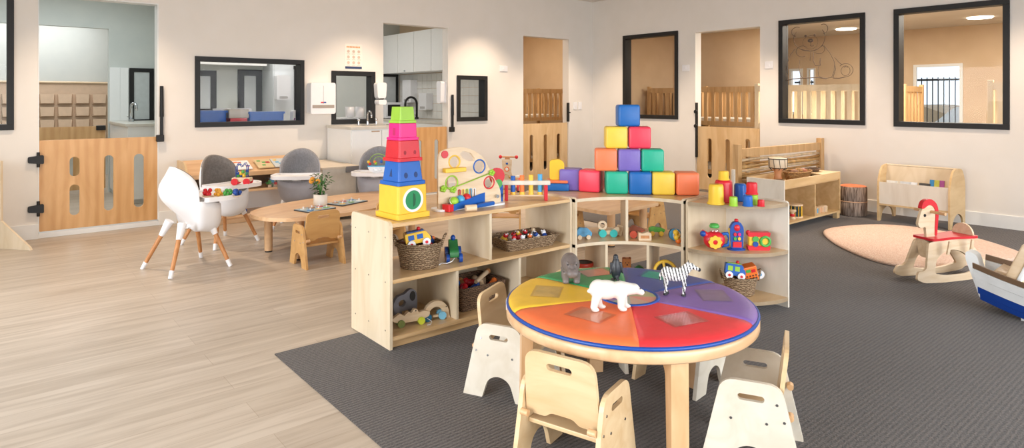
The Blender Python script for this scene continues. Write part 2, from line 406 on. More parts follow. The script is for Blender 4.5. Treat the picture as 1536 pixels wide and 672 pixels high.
# door threshold strips
n = 0
for h in (D1, KD, D2):
    n += 1; mb = MB(); mb.box(h[0], h[1], YB+.005, YB+TH, 0, .05 if h is D1 else .012, bev=.003); struct(mb.build('trim_%d' % n, M['trim']))
# slim white jamb lining at first door
mb = MB(); mb.box(D1[1]-.012, D1[1], YB-.003, YB+TH, .06, 2.45); mb.box(D1[0], D1[0]+.008, YB-.003, YB+TH, .06, 2.45); mb.box(D1[0]+.008, D1[1]-.012, YB-.003, YB+TH, 2.438, 2.45); struct(mb.build('trim_4', M['trim']))

wn = [0]
def window(h, axis, c, fw=.055, proud=.02, mullion=None):
    wn[0] += 1; e = bpy.data.objects.new('window_%d' % wn[0], None); C.objects.link(e); e['kind'] = 'structure'
    a0, a1, z0, z1 = h; mb = MB(); lo, hi = c-proud, c+TH*.93
    def bx(p, q, r_, s_, d0=lo, d1=hi):
        if axis == 'Y': mb.box(p, q, d0, d1, r_, s_, bev=.002)
        else: mb.box(d0, d1, p, q, r_, s_, bev=.002)
    bx(a0, a1, z0, z0+fw); bx(a0, a1, z1-fw, z1); bx(a0, a0+fw, z0+fw, z1-fw); bx(a1-fw, a1, z0+fw, z1-fw)
    if mullion: bx(mullion, mullion+.05, z0+fw, z1-fw)
    mb.build('window_frame', M['black'], e)
    mb = MB()
    g = c+.085
    if axis == 'Y': mb.box(a0+fw, a1-fw, g, g+.006, z0+fw, z1-fw)
    else: mb.box(g, g+.006, a0+fw, a1-fw, z0+fw, z1-fw)
    mb.build('pane', M['glass'], e)
    return e
window(W0, 'Y', YB); window(WA, 'Y', YB); window(WB, 'Y', YB, .06); window(WC, 'Y', YB, .06)
window(W2, 'X', XR, .06); w3 = window(W3, 'X', XR, .06); window(W4, 'X', XR, .06)

# ---- rooms seen through the openings
def room(names, x0, x1, y0, y1, z1, mat, back_holes=(), right_holes=(), left=True, right=True, back=True, ceil=True, front=False):
    if back: wall(names + '_back', 'Y', y1, x0, x1, 0, z1, back_holes, mat, .1)
    if right: wall(names + '_right', 'X', x1, y0, y1, 0, z1, right_holes, mat, .08)
    if left: wall(names + '_left', 'X', x0, y0, y1, 0, z1, (), mat, -.08)
    if ceil: mb = MB(); mb.box(x0, x1, y0, y1, z1, z1+.06); struct(mb.build('ceiling_' + names[5:], M['ceil']))
room('wall_changing_room', -2.0, 2.17, 8.12, 11.3, 3.1, M['wallcool'], back_holes=[(-.2, 1.49, -1, 2.45)], right=False)
wall('wall_changing_room_right', 'X', 1.80, 8.12, 9.45, 0, 3.1, (), M['wallcool'], .08); wall('wall_changing_room_step', 'Y', 9.45, 1.80, 2.18, 0, 3.1, (), M['wallcool'], .05); wall('wall_changing_room_recess', 'X', 2.10, 9.50, 11.3, 0, 3.1, (), M['wallcool'], .08)
room('wall_far_room', -1.5, 2.6, 11.41, 14.0, 3.05, M['wallcool'])
room('wall_kitchen', 2.19, 6.28, 8.12, 11.0, 3.1, M['wallcool'], left=False, right=False); wall('wall_kitchen_right', 'X', 6.28, 8.12, 11.0, 0, 3.1, (), M['walltan'], .08)
room('wall_cot_room', 6.38, 9.75, 8.12, 11.4, 3.1, M['walltan'])
FW = (3.63, 4.34, .95, 1.99)
room('wall_sleep_room', 8.64, 13.2, .6, 8.0, 2.67, M['walltan'], right_holes=[FW, (6.46, 6.69, 1.1, 2.0), (6.20, 6.31, 1.1, 2.0)], left=False)
wall('wall_sleep_room_front', 'Y', .6, 8.64, 13.2, 0, 2.67, (), M['walltan'], -.1)
mb = MB(); mb.box(6.40, 9.70, 8.13, 11.38, 0, .005); struct(mb.build('floor_cot_room', M['carpet']))
mb = MB(); mb.box(8.65, 13.15, .65, 7.95, 0, .005); struct(mb.build('floor_sleep_room', M['carpet']))
def farwin(axis, c, h, fw=.05, pane=True):
    wn[0] += 1; e = bpy.data.objects.new('window_%d' % wn[0], None); C.objects.link(e); e['kind'] = 'structure'
    a0, a1, z0, z1 = h; mb = MB()
    for p, q, r_, s_ in ((a0, a1, z0, z0+fw), (a0, a1, z1-fw, z1), (a0, a0+fw, z0+fw, z1-fw), (a1-fw, a1, z0+fw, z1-fw)):
        if axis == 'Y': mb.box(p, q, c-.02, c+.01, r_, s_)
        else: mb.box(c-.02, c+.01, p, q, r_, s_)
    mb.build('window_frame', M['black'] if axis == 'Y' else M['trim'], e)
    mb = MB()
    if axis == 'Y': mb.box(a0+fw, a1-fw, c-.008, c-.004, z0+fw, z1-fw)
    else: mb.box(c-.008, c-.004, a0+fw, a1-fw, z0+fw, z1-fw)
    mb.build('pane', M['glass'] if axis == 'X' else plain('C9CDCC', .2, 'misted_glass'), e)
farwin('X', 13.2, (FW[0]-.03, FW[1]+.03, FW[2]-.03, FW[3]+.03)); farwin('X', 13.2, (6.43, 6.72, 1.07, 2.03)); farwin('X', 13.2, (6.17, 6.34, 1.07, 2.03), .03)  # the two narrow windows stand in for reflections in the bear window's glass
wall('wall_sleep_room_partition', 'X', 10.9, 6.05, 8.0, 0, 2.67, (), M['walltan'], .08)
farwin('Y', 11.0, (2.2, 2.93, 1.15, 1.85), .09); farwin('Y', 11.0, (3.26, 3.65, 1.05, 1.88), .10); farwin('Y', 11.0, (4.03, 4.26, 1.0, 1.97), .06); farwin('Y', 11.0, (5.60, 6.24, 1.10, 1.87))
farwin('Y', 11.3, (1.76, 2.09, 1.02, 1.87), .06)
# outdoors beyond the sleep room: deck, pool fence, hills
mb = MB(); mb.box(13.4, 60, -20, 30, -.3, -.2); struct(mb.build('ground', plain('B8AE98', .9, 'pale_ground')))
fen = thing('picket_fence', 'black metal picket fence outside the far window', 'fence', (15.6, 4.2, -.2))
mb = MB(); mb.box(-.02, .02, -3.2, 3.6, 1.98, 2.02); mb.box(-.02, .02, -3.2, 3.6, .9, .94); mb.build('rail', M['black'], fen)
proto = MB(); proto.box(-.008, .008, -.008, .008, 0, 2.05); pk = proto.build('picket', M['black'], fen, loc=(0, -3.0, 0))
for k in range(1, 64):
    q = pk.copy(); C.objects.link(q); q.parent = fen; q.location = (0, -3.0+k*.103, 0)
mb = MB(); pts = [(-9, 0)]
for k in range(30): pts.append((-9+k*.9, 1.05+.22*math.sin(k*.6)+.14*math.sin(k*1.7+1)))
pts.append((18, 0)); mb.prism(pts, 6, T=TR(34, 0, -.25) @ VERT_YZ); tag(mb.build('hill', plain('A8937A', .95, 'dry_hill')), 'low dry brown hill on the horizon outside the far window', 'hill')
cr = thing('parked_car', 'pale parked car beyond the picket fence outside', 'car', (20.0, 4.6, -.2), 90)
mb = MB(); mb.prism(rounded([(-2.1, .35), (2.1, .35), (2.1, .85), (1.3, .95), (.8, 1.4), (-.9, 1.4), (-1.5, .95), (-2.1, .85)], .12), 1.6, T=TR(0, .8, 0) @ VERT_XZ); mb.build('body', plain('D8DADC', .25, 'car_paint'), cr)
for wx in (-1.3, 1.3):
    for wy in (-.72, .72): mb = MB(); mb.cone((wx, wy-.1, .32), (wx, wy+.1, .32), .32, .32, 20); mb.build('wheel', M['dark'], cr)

# ---- ceiling downlights (real lamps)
dl = None
spots = [(1.0, 7.1), (3.9, 7.1), (5.9, 7.2), (7.5, 7.1), (7.55, 5.2), (7.6, 3.9), (7.6, 1.6), (4.9, 4.6), (2.0, 4.2)]
for k, (x, y) in enumerate(spots):
    where = ['above the left gate', 'above the sink cupboard', 'above the small black window', 'above the corner gate', 'above the corner window', 'above the bamboo screen', 'above the book rack', 'above the curved shelf', 'above the long shelf'][k]
    t = thing('ceiling_downlight', 'round white recessed ceiling downlight ' + where, 'downlight', (x, y, CZ), 0, 'ceiling downlights of the play room')
    mb = MB(); mb.lathe([(.048, -.012), (.062, -.012), (.066, 0), (.048, 0)], 24, close=True); mb.build('bezel', M['trim'], t)
    mb = MB(); mb.lathe([(0.001, -.004), (.047, -.004), (.047, -.001), (.001, -.001)], 24)
    em = MATS.get('em')
    if not em:
        em, nt, b = new_mat('lamp_lens'); b.inputs['Emission Color'].default_value = (1, .85, .66, 1); b.inputs['Emission Strength'].default_value = 12; MATS['em'] = em
    mb.build('lens', em, t)
    l = bpy.data.lights.new('downlight_beam', 'SPOT'); l.energy = 170 if k < 7 else 90; l.color = (1, .77, .57); l.spot_size = R(96); l.spot_blend = .7; l.shadow_soft_size = .05
    lo = bpy.data.objects.new('downlight_beam', l); C.objects.link(lo); lo.location = (0, 0, -.03); lo.parent = t
for x, y in ((12.0, 3.05), (12.1, 5.1)):
    t = thing('ceiling_downlight', 'lit oval downlight in the sleep room ceiling seen through the ' + ('large right window' if y < 4 else 'bear window'), 'downlight', (x, y, 2.665), 0, 'sleep room downlights')
    mb = MB(); mb.lathe([(0.001, -.012), (.16, -.012), (.17, 0)], 28); mb.build('lens', MATS['em'], t)

# ---- child gates
def gate(name, label, x0, x1, y, z0, z1, mat, slots, th=.02, axis='Y', hinge=False, group=None):
    t = thing(name, label, 'gate', ((x0+x1)/2, y, 0) if axis == 'Y' else (y, (x0+x1)/2, 0), 0 if axis == 'Y' else 90, group)
    w = (x1-x0)/2
    holes = [slot(p*2*w-w, (q0+q1)/2, sw, q1-q0) for p, sw, q0, q1 in slots]
    mb = MB(); mb.prism(rrect(-w, w, z0, z1, .012, 3), th, holes, T=TR(0, th/2, 0) @ VERT_XZ)
    mb.build('gate_panel', mat, t, bevel=.0025)
    return t
g1 = gate('child_gate', 'wide pine plywood child gate with long slots at the left doorway', .455, 1.512, YB+.02, .065, .98, M['pine'],
    [(.28, .085, .60, .80), (.28, .085, .20, .515), (.565, .085, .215, .80), (.83, .095, .22, .80)])
for zz in (.79, .30):
    mb = MB(); mb.prism(rounded([(-.09, -.03), (.04, -.045), (.04, .045), (-.09, .03)], .015), .035, T=TR(-.53, -.012, zz) @ VERT_XZ); mb.cone((-.535, -.03, zz-.075), (-.535, -.03, zz+.075), .014, .014, 10)
    hg = mb.build('hinge', M['black'], g1)
def latch(label, x, y, z0, z1, axis='Y'):
    t = thing('gate_latch', label, 'latch', (x, y, z0), 0 if axis == 'Y' else 90)
    h = z1-z0; mb = MB(); mb.box(-.016, .016, -.03, 0, 0, h, bev=.004); mb.cone((0, -.02, h*.45), (0, -.02, h+.01), .022, .018, 12); mb.build('post', M['black'], t)
    mb = MB(); mb.box(-.055, .02, -.05, 0, -.005, .07, bev=.006); mb.build('catch', M['black'], t)
    return t
latch('black latch post beside the wide pine gate', 1.548, YB, .93, 1.53)
latch('black latch post on the wall beside the kitchen gate', 5.43, YB, .91, 1.45)
g2 = gate('child_gate', 'second pine gate in the inner doorway behind the left gate', -.15, 1.45, 11.32, .06, .99, M['pine'], [(.3, .09, .6, .8), (.3, .09, .2, .5), (.52, .09, .2, .8), (.72, .09, .2, .8), (.9, .09, .2, .8)])
mb = MB(); mb.box(.68, .80, -.05, 0, .93, 1.0, bev=.008); mb.build('hinge', M['black'], g2); mb = MB(); mb.box(.68, .76, -.05, 0, .45, .52, bev=.008); mb.build('hinge', M['black'], g2)
g3 = gate('child_gate', 'brown slotted child gate of the kitchen doorway', 4.30, 5.35, YB+.03, .03, .985, M['pine'], [(.3, .07, .22, .80), (.555, .07, .22, .80), (.83, .07, .22, .80)])
g4 = gate('child_gate', 'pale slotted child gate in the doorway near the corner', 6.85, 7.865, YB+.03, .02, .985, M['pine2'], [(.18, .08, .2, .80), (.49, .08, .2, .80), (.79, .08, .2, .80)])
mb = MB(); mb.box(.49, .53, -.04, -.005, 1.0, 1.33, bev=.004); mb.cone((.505, -.05, 1.15), (.505, -.05, 1.17), .03, .03, 10); mb.build('latch_post', M['black'], g4)
g5 = gate('child_gate', 'pale slotted child gate behind the bamboo screen in the right wall', 4.755, 5.80, XR+.04, .02, .975, M['pine2'], [(.19, .08, .2, .82), (.50, .08, .2, .80), (.79, .08, .2, .80)], axis='X')
mb = MB(); mb.box(.505, .53, .005, .05, .5, 1.34, bev=.004); mb.cone((.515, .04, 1.2), (.515, .065, 1.2), .03, .03, 10); mb.cone((.515, .04, .98), (.515, .065, .98), .03, .03, 10); mb.build('latch_post', M['black'], g5)

# ---- timber cots: two tiers of slatted sides on corner posts
def cot(label, x, y, L, Wd, rotz=0, H=1.6, cw=None):
    cw = cw or M['cotwood']
    t = thing('bunk_cot', label, 'cot', (x, y, 0), rotz, 'timber cots in the sleep rooms')
    for sx in (-1, 1):
        for sy in (-1, 1): mb = MB(); mb.box(sx*L/2-.03, sx*L/2+.03, sy*Wd/2-.03, sy*Wd/2+.03, 0, H+.03, bev=.006); mb.build('post', cw, t)
    for z0, z1 in ((.12, .80), (.95, H)):
        mb = MB()
        for sy in (-1, 1):
            yy = sy*Wd/2
            mb.box(-L/2+.03, L/2-.03, yy-.02, yy+.02, z1-.09, z1); mb.box(-L/2+.03, L/2-.03, yy-.02, yy+.02, z0, z0+.07)
            n = int(L/.14)
            for k in range(n): xx = -L/2+.03+(k+.5)*(L-.06)/n; mb.box(xx-.03, xx+.03, yy-.012, yy+.012, z0+.05, z1-.05)
        for sx in (-1, 1):
            xx = sx*L/2
            mb.box(xx-.02, xx+.02, -Wd/2+.03, Wd/2-.03, z1-.09, z1); mb.box(xx-.02, xx+.02, -Wd/2+.03, Wd/2-.03, z0, z0+.07)
            n = int(Wd/.14)
            for k in range(n): yy = -Wd/2+.03+(k+.5)*(Wd-.06)/n; mb.box(xx-.012, xx+.012, yy-.03, yy+.03, z0+.05, z1-.05)
        mb.build('slatted_sides', cw, t)
        mb = MB(); mb.box(-L/2+.03, L/2-.03, -Wd/2+.03, Wd/2-.03, z0+.04, z0+.12, bev=.01); mb.build('mattress', plain('E8E4DA', .8, 'cot_mattress'), t)
    return t
cot('timber bunk cot seen through the corner doorway', 8.75, 10.15, 1.5, .8)
cot('timber bunk cot standing further left behind the corner gate', 7.25, 10.45, 1.3, .75)
cot('timber bunk cot seen through the right wall doorway', 10.0, 6.15, 1.5, .8, 90)
cot('timber bunk cot at the back of the corner window', 10.4, 7.5, .9, .7, 0)
cot('timber bunk cot behind the bear window', 9.55, 4.38, 1.6, .75, 90, cw=M['birch'])
cot('timber bunk cot at the left edge of the large right window', 11.6, 4.15, .75, .6, 0)
cot('timber bunk cot at the right edge of the large right window', 10.0, 1.83, .8, 1.0, 0, cw=M['birch'])

# ---- bear drawing in line on the glass of window 3
gx = XR+.083
def on_glass(px, py):                # px,py in metres on the pane, px to the right as seen from the room
    return (gx, 4.405-(px if px < .34 else .34+(px-.34)*.8), 1.128+1.245-(1.25-py)*.74)
bear = MB()
def ln(pts, w=.0035): bear.tube([on_glass(*p) for p in pts], w*1.1, 5)
def arc(cx, cy, rx_, ry_, a0, a1, n=22, w=.0035): ln([(cx+rx_*math.cos(R(a0+(a1-a0)*i/(n-1))), cy+ry_*math.sin(R(a0+(a1-a0)*i/(n-1)))) for i in range(n)], w)
arc(.34, 1.03, .235, .235, -215, 35); arc(.15, 1.165, .075, .085, 60, 262); arc(.545, 1.18, .075, .085, -88, 118)
arc(.345, .955, .115, .12, 0, 360, 26, .0016)
for ex in (.27, .405): arc(ex, 1.075, .009, .011, 0, 360, 12, .008)
arc(.34, .985, .03, .02, 0, 360, 14, .011); ln([(.34, .965), (.34, .90)]); arc(.36, .905, .03, .02, 200, 350, 10)
arc(.225, .80, .085, .10, 40, 300); ln([(.16, .88), (.2, .84), (.33, .80), (.38, .80), (.46, .83), (.55, .89)]); arc(.48, .82, .09, .08, -150, 60)
ln([(.13, .86), (.06, .75), (.02, .60), (.0, .46)]); ln([(.56, .88), (.65, .75), (.72, .60), (.745, .45), (.70, .30)])
ln([(.19, .66), (.18, .5), (.2, .36), (.24, .30)]); ln([(.34, .79), (.33, .62)]); ln([(.385, .78), (.38, .62), (.42, .53), (.50, .53), (.50, .66)], .005)
ln([(.50, .66), (.46, .45), (.47, .34), (.56, .29), (.68, .31), (.72, .42), (.73, .55)]); ln([(.73, .66), (.79, .58), (.84, .53)])
arc(.90, .43, .115, .115, -90, 140); ln([(.90, .315), (.8, .29), (.70, .30)], .005); arc(.90, .42, .07, .085, 0, 360, 22, .003)
for a in (60, 85, 110): ln([(.90+.05*math.cos(R(a)), .42+.06*math.sin(R(a))), (.90+.07*math.cos(R(a)), .42+.085*math.sin(R(a)))], .004)
ln([(-.02, .27), (.1, .30), (.25, .31), (.45, .315), (.6, .29)], .006); ln([(-.02, .42), (.03, .38), (.0, .30)])
bb_ = bear.build('bear_drawing', plain('6F5C4E', .8, 'sketch_line')); bb_.parent = w3

# ---- wall fittings
def plate(label, x, y, z, w, h, axis='Y', rockers=1):
    t = thing('light_switch', label, 'switch', (x, y, z), 0 if axis == 'Y' else -90)
    mb = MB(); mb.box(-w/2, w/2, -.012, 0, -h/2, h/2, bev=.003); mb.build('plate', M['white'], t)
    for k in range(rockers): xx = (k-(rockers-1)/2)*w*.4; mb = MB(); mb.box(xx-.012, xx+.012, -.017, -.011, -.02, .02, bev=.002); mb.build('rocker', M['white'], t)
    return t
plate('small white thermostat plate left of the corner doorway', 6.418, YB, 1.878, .16, .09)
plate('double white light switch between corner gate and corner', 8.03, YB, 1.276, .085, .13)
plate('second white light switch closest to the room corner', 8.15, YB, 1.276, .085, .13)
plate('white wall plate between corner window and right doorway', XR, 5.98, 1.878, .13, .1, 'X')
plate('white wall plate left of the bear window', XR, 4.61, 1.87, .12, .1, 'X')
# paper towel dispenser
t = thing('towel_dispenser', 'white paper towel dispenser on the wall between two black windows', 'dispenser', (3.37, YB, 1.205))
mb = MB(); mb.prism(rounded([(-.165, 0), (.165, 0), (.165, .40), (-.165, .40)], .03), .13, T=TR(0, 0, 0) @ VERT_XZ); mb.build('housing', M['white'], t, bevel=.008)
mb = MB(); mb.box(-.145, .145, -.133, -.128, .075, .115); mb.build('towel_slot', plain('A79C92', .6, 'shadowed_slot'), t)
mb = MB(); mb.box(-.001, .001, -.1335, -.129, .13, .36); mb.build('seam', plain('BDBDBD', .6, 'seam_grey'), t)
mb = MB(); mb.box(-.035, .0, -.134, -.129, .14, .155); mb.mat(1).box(.0, .035, -.134, -.129, .14, .155); mb.build('badge', [M['red'], M['dblue']], t)
# poster
t = thing('hand_washing_poster', 'small white instruction poster above the sink window', 'poster', (3.845, YB, 1.80))
mb = MB(); mb.box(-.125, .125, -.003, 0, 0, .33); mb.build('sheet', plain('F1ECE2', .5, 'poster_paper'), t)
mb = MB(); mb.box(-.12, .12, -.0045, -.003, .0, .03); mb.build('footer_band', plain('2E3F66', .5, 'navy_ink'), t)
mb = MB()
for k in range(9): mb.box(-.10+k*.022, -.084+k*.022, -.0045, -.003, .278, .30)
mb.build('heading', plain('DFA365', .5, 'orange_ink'), t)
mb = MB()
for i in range(3):
    for j in range(3):
        cx, cz = -.075+.075*i, .08+.075*j
        mb.cone((cx, -.003, cz), (cx, -.0045, cz), .02, .02, 12)
        for q in range(2): mb.box(cx-.025, cx+.025, -.0043, -.003, cz-.032-q*.007, cz-.029-q*.007)
mb.build('pictures', plain('CFB9A8', .5, 'picture_ink'), t)
# soap dispenser
t = thing('soap_dispenser', 'white hand soap dispenser on the wall above the sink cupboard', 'dispenser', (4.205, YB, 1.32))
mb = MB(); mb.prism(rounded([(-.06, .08), (.06, .08), (.075, .30), (-.075, .30)], .04), .12, T=VERT_XZ); mb.build('tank', M['white'], t, bevel=.01)
mb = MB(); mb.prism(rounded([(-.06, 0), (.06, 0), (.06, .065), (-.06, .065)], .025), .14, T=VERT_XZ); mb.build('lever', M['white'], t, bevel=.006)
mb = MB(); mb.cone((0, -.1, .065), (0, -.1, .085), .03, .04, 14); mb.build('nozzle', M['dark'], t)
t = thing('soap_dispenser', 'white dispenser on the kitchen side of the doorway jamb', 'dispenser', (5.36, 8.06, 1.33))
mb = MB(); mb.prism(rounded([(-.05, 0), (.05, 0), (.06, .33), (-.06, .33)], .04), .10, T=RZ(-90) @ VERT_XZ); mb.build('tank', M['white'], t, bevel=.01)

# ---- sink cupboard in the room
t = thing('sink_cupboard', 'white sink cupboard with panelled doors against the back wall', 'cupboard', (3.47, 7.243, 0))
mb = MB(); mb.box(0, .82, .02, .70, .09, 1.02, bev=.002); mb.build('body', M['laminate'], t)
mb = MB(); mb.box(.02, .80, .06, .68, 0, .09); mb.build('kick', plain('CFCFCD', .5, 'kick_grey'), t)
for k in range(2):
    x0 = .01+k*.405; mb = MB(); mb.box(x0, x0+.398, 0, .02, .10, 1.005, bev=.002); dd_ = mb.build('door', M['laminate'], t)
    mb = MB(); mb.box(x0+.26, x0+.37, -.004, .002, .985, 1.0); mb.build('handle', plain('C2A284', .5, 'finger_pull'), dd_)
mb = MB(); mb.box(-.01, .27, -.01, .71, 1.02, 1.055, bev=.003); mb.box(.27, .77, -.01, .16, 1.02, 1.055, bev=.003); mb.box(.27, .77, .52, .71, 1.02, 1.055, bev=.003); mb.box(.77, .83, -.01, .71, 1.02, 1.055, bev=.003); mb.build('worktop', M['counter'], t)
mb = MB(); mb.prism(rrect(.27, .77, .16, .52, .02), .004, [rrect(.30, .74, .19, .49, .04)], T=TR(0, 0, 1.052)); mb.box(.29, .75, .18, .50, .93, .935); mb.build('basin', M['chrome'], t)
def swan_tap(label, x, y, z, m_, h=.2, r=.012, reach=.12, az=-90, group=None, handles=False):
    t = thing('tap', label, 'tap', (x, y, z), az, group)
    mb = MB(); mb.cone((0, 0, 0), (0, 0, .04), r*1.8, r*1.5, 14); pts = [(0, 0, .03), (0, 0, h*.6)] + [(reach/2-reach/2*math.cos(R(a)), 0, h*.6+reach*.5*math.sin(R(a))) for a in range(15, 181, 15)] + [(reach, 0, h*.45)]
    mb.tube(pts, r, 10); mb.build('spout', m_, t)
    if handles:
        for s in (-1, 1): mb = MB(); mb.cone((0, s*.13, 0), (0, s*.13, .05), .014, .01, 12); mb.ball((0, s*.13, .065), .022); mb.build('handle', m_, t)
    else: mb = MB(); mb.cone((0, -.01, .06), (0, -.07, .075), .008, .006, 10); mb.build('lever', m_, t)
    return t
swan_tap('chrome swan neck tap with two round handles at the sink below the window', 4.0, 7.86, 1.055, M['chrome'], .2, .011, .11, -90, handles=True)
# low white cupboard left of the sink unit
t = thing('low_cupboard', 'low white cupboard with grey edge trim beside the sink cupboard', 'cupboard', (3.0, 7.0, 0))
mb = MB(); mb.box(0, .43, .0, .93, .03, .59, bev=.003); mb.build('body', plain('E4DED2', .4, 'cream_laminate'), t)
mb = MB(); mb.box(-.015, .445, -.015, .93, .59, .615, bev=.004); mb.build('lid', plain('E0D3BF', .4, 'cream_top'), t)
mb = MB(); mb.box(.28, .45, -.02, -.0, .54, .61, bev=.004); mb.box(.415, .45, -.02, 0, 0, .54); mb.build('edge_trim', plain('8F8E90', .4, 'grey_trim'), t)

# ---- changing room and far room contents
t = thing('storage_bench', 'white bench cupboard with sink in the changing room', 'bench', (1.50, 9.75, 0))
mb = MB(); mb.box(0, .59, 0, 1.5, .06, 1.03, bev=.002); mb.build('body', M['laminate'], t)
mb = MB(); mb.box(-.02, .59, -.02, 1.5, 1.03, 1.065, bev=.003); mb.build('worktop', M['counter'], t)
mb = MB(); mb.box(.02, .58, .05, 1.5, 0, .06); mb.build('kick', M['trim'], t)
t = thing('wall_panel', 'tall white panel between inner doorway and black window', 'panel', (1.5, 11.25, 0))
mb = MB(); mb.box(.0, .13, 0, .05, 1.067, 1.87); mb.mat(0).box(.132, .24, 0, .05, 1.067, 1.87); mb.build('board', M['laminate'], t)
swan_tap('tall chrome spring tap on the changing room bench', 1.70, 10.75, 1.065, M['chrome'], .36, .02, .10, -60)
t = thing('pocket_organiser', 'beige fabric wall organiser with rows of pockets in the far room', 'organiser', (1.0, 13.97, .5))
cv = plain('D6BA9E', .85, 'canvas'); mb = MB(); mb.box(-.75, .85, -.02, 0, 0, 1.17); mb.build('backing', cv, t)
mb = MB(); mb.cone((-.85, -.03, 1.19), (.95, -.03, 1.19), .02, .02, 10); mb.build('hanging_rod', M['toywood'], t)
for i in range(6):
    for j in range(5):
        x0 = -.72+i*.26; z0 = -.10+j*.225; mb = MB(); mb.add([(x0, -.02, z0), (x0+.22, -.02, z0), (x0+.22, -.02, z0+.18), (x0, -.02, z0+.18), (x0+.02, -.09, z0+.02), (x0+.20, -.09, z0+.02), (x0+.21, -.075, z0+.18), (x0+.01, -.075, z0+.18)], [(0, 4, 7, 3), (1, 2, 6, 5), (4, 5, 6, 7), (0, 1, 5, 4)]); mb.build('pocket', cv, t, solid=.006)
# ---- kitchen contents
def benchrun(label, x0, x1, y0, y1, doors_y=True):
    t = thing('kitchen_bench', label, 'bench', (x0, y0, 0)); w, d = x1-x0, y1-y0
    mb = MB(); mb.box(0, w, 0, d, .1, .99); mb.build('body', M['laminate'], t); mb = MB(); mb.box(.03, w-.0, .03, d, 0, .1); mb.build('kick', M['trim'], t)
    mb = MB(); mb.box(-.01, w, -.01, d, .99, 1.03, bev=.003); mb.build('worktop', M['counter'], t)
    return t
benchrun('white kitchen bench directly behind the wide black window', 1.92, 4.2, 8.14, 8.72)
benchrun('white kitchen bench with black tap along the tiled side wall', 5.66, 6.27, 8.14, 10.98)
t = thing('upper_cabinet', 'white upper kitchen cabinets above the tiled wall', 'cabinet', (5.9, 8.14, 1.87))
mb = MB(); mb.box(0.02, .37, 0, 2.84, 0, .72); mb.build('body', M['laminate'], t)
for k in range(5): mb = MB(); mb.box(0, .018, .005+k*.568, .563+k*.568, .004, .716, bev=.002); d_ = mb.build('door', M['laminate'], t)
mb = MB(); mb.cone((-.02, 2.0, .03), (0, 2.0, .03), .016, .016, 12); mb.build('door_knob', M['chrome'], t)
t = thing('upper_cabinet', 'white upper cabinet high behind the wide black window', 'cabinet', (2.2, 10.6, 1.93))
mb = MB(); mb.box(0, 1.4, 0, .39, 0, .6, bev=.003); mb.build('body', M['laminate'], t)
t = thing('tall_cupboard', 'tall white kitchen cupboard carrying the dispensers', 'cupboard', (3.66, 10.5, 0))
mb = MB(); mb.box(0, .34, 0, .48, 0, 2.3, bev=.003); mb.build('body', plain('DCE0E2', .35, 'cool_laminate'), t)
mb = MB(); mb.box(.02, .32, -.01, 0, .05, 2.25, bev=.002); mb.build('door', plain('DCE0E2', .35, 'cool_laminate'), t)
# wall tiles
mb = MB()
for i in range(17):
    for j in range(6):
        y0 = 8.2+i*.163; z0 = 1.04+j*.137; mb.box(6.268, 6.279, y0, y0+.158, z0, z0+.132)
struct(mb.build('wall_tiles', plain('E8E6E0', .2, 'glazed_tile', var=.02)))
swan_tap('matt black gooseneck tap on the kitchen bench', 6.12, 10.1, 1.03, M['black'], .46, .02, .24, 180)
def disp(label, x, y, z, w, h, rz):
    t = thing('wall_dispenser', label, 'dispenser', (x, y, z), rz)
    mb = MB(); mb.prism(rrect(-w/2, w/2, 0, h, .02), .14, T=VERT_XZ); mb.build('housing', M['white'], t, bevel=.006)
    mb = MB(); mb.box(-w*.3, w*.3, -.143, -.138, .02, .06); mb.build('outlet', plain('B5B2B0', .5, 'outlet_grey'), t)
disp('white box dispenser above the black kitchen tap', 6.268, 10.48, 1.33, .3, .42, -90)
disp('smaller white dispenser on the tiles near the kitchen doorway', 6.268, 9.92, 1.2, .26, .3, -90)
disp('white dispenser seen through the wide black window', 3.78, 10.48, 1.38, .22, .40, 0)
disp('white dispenser seen through the sink window', 4.5, 10.98, 1.45, .2, .36, 0)
mb = MB(); mb.prism(rounded([(-.15, 0), (.15, 0), (.15, .16), (-.15, .16)], .02), .5, T=VERT_XZ); t = thing('microwave_oven', 'white oven in the kitchen corner by the dark window', 'oven', (5.95, 10.9, 1.03)); 
mb = MB(); mb.box(-.22, .22, -.36, 0, .01, .3, bev=.01); mb.build('case', M['white'], t); mb = MB(); mb.box(-.18, .08, -.365, -.358, .05, .26); mb.build('door', M['black'], t)
def bin_(label, x, y, w, d, h, rz):
    t = thing('storage_tub', label, 'tub', (x, y, 1.03), rz)
    mb = MB(); mb.prism(rounded([(-w/2, -d/2), (w/2, -d/2), (w/2, d/2), (-w/2, d/2)], .03), h); mb.build('tub', M['blue'], t, bevel=.01)
    mb = MB(); mb.prism(rounded([(-w/2-.015, -d/2-.015), (w/2+.015, -d/2-.015), (w/2+.015, d/2+.015), (-w/2-.015, d/2+.015)], .03), .025, T=TR(0, 0, h)); mb.build('lid', M['blue'], t, bevel=.004)
bin_('blue lidded tub at the left end of the wide black window', 2.12, 8.34, .36, .26, .20, 8)
bin_('blue lidded tub in the middle of the wide black window', 2.80, 8.34, .42, .26, .18, -4)
t = thing('storage_tub', 'clear tub with red contents between the two blue tubs', 'tub', (2.46, 8.34, 1.03)); mb = MB(); mb.box(-.12, .12, -.1, .1, .13, .24, bev=.01); mb.build('tub', plain('C9C0B4', .3, 'frosted_plastic'), t); mb = MB(); mb.box(-.10, .10, -.09, .09, 0, .13); mb.build('contents', M['red'], t)
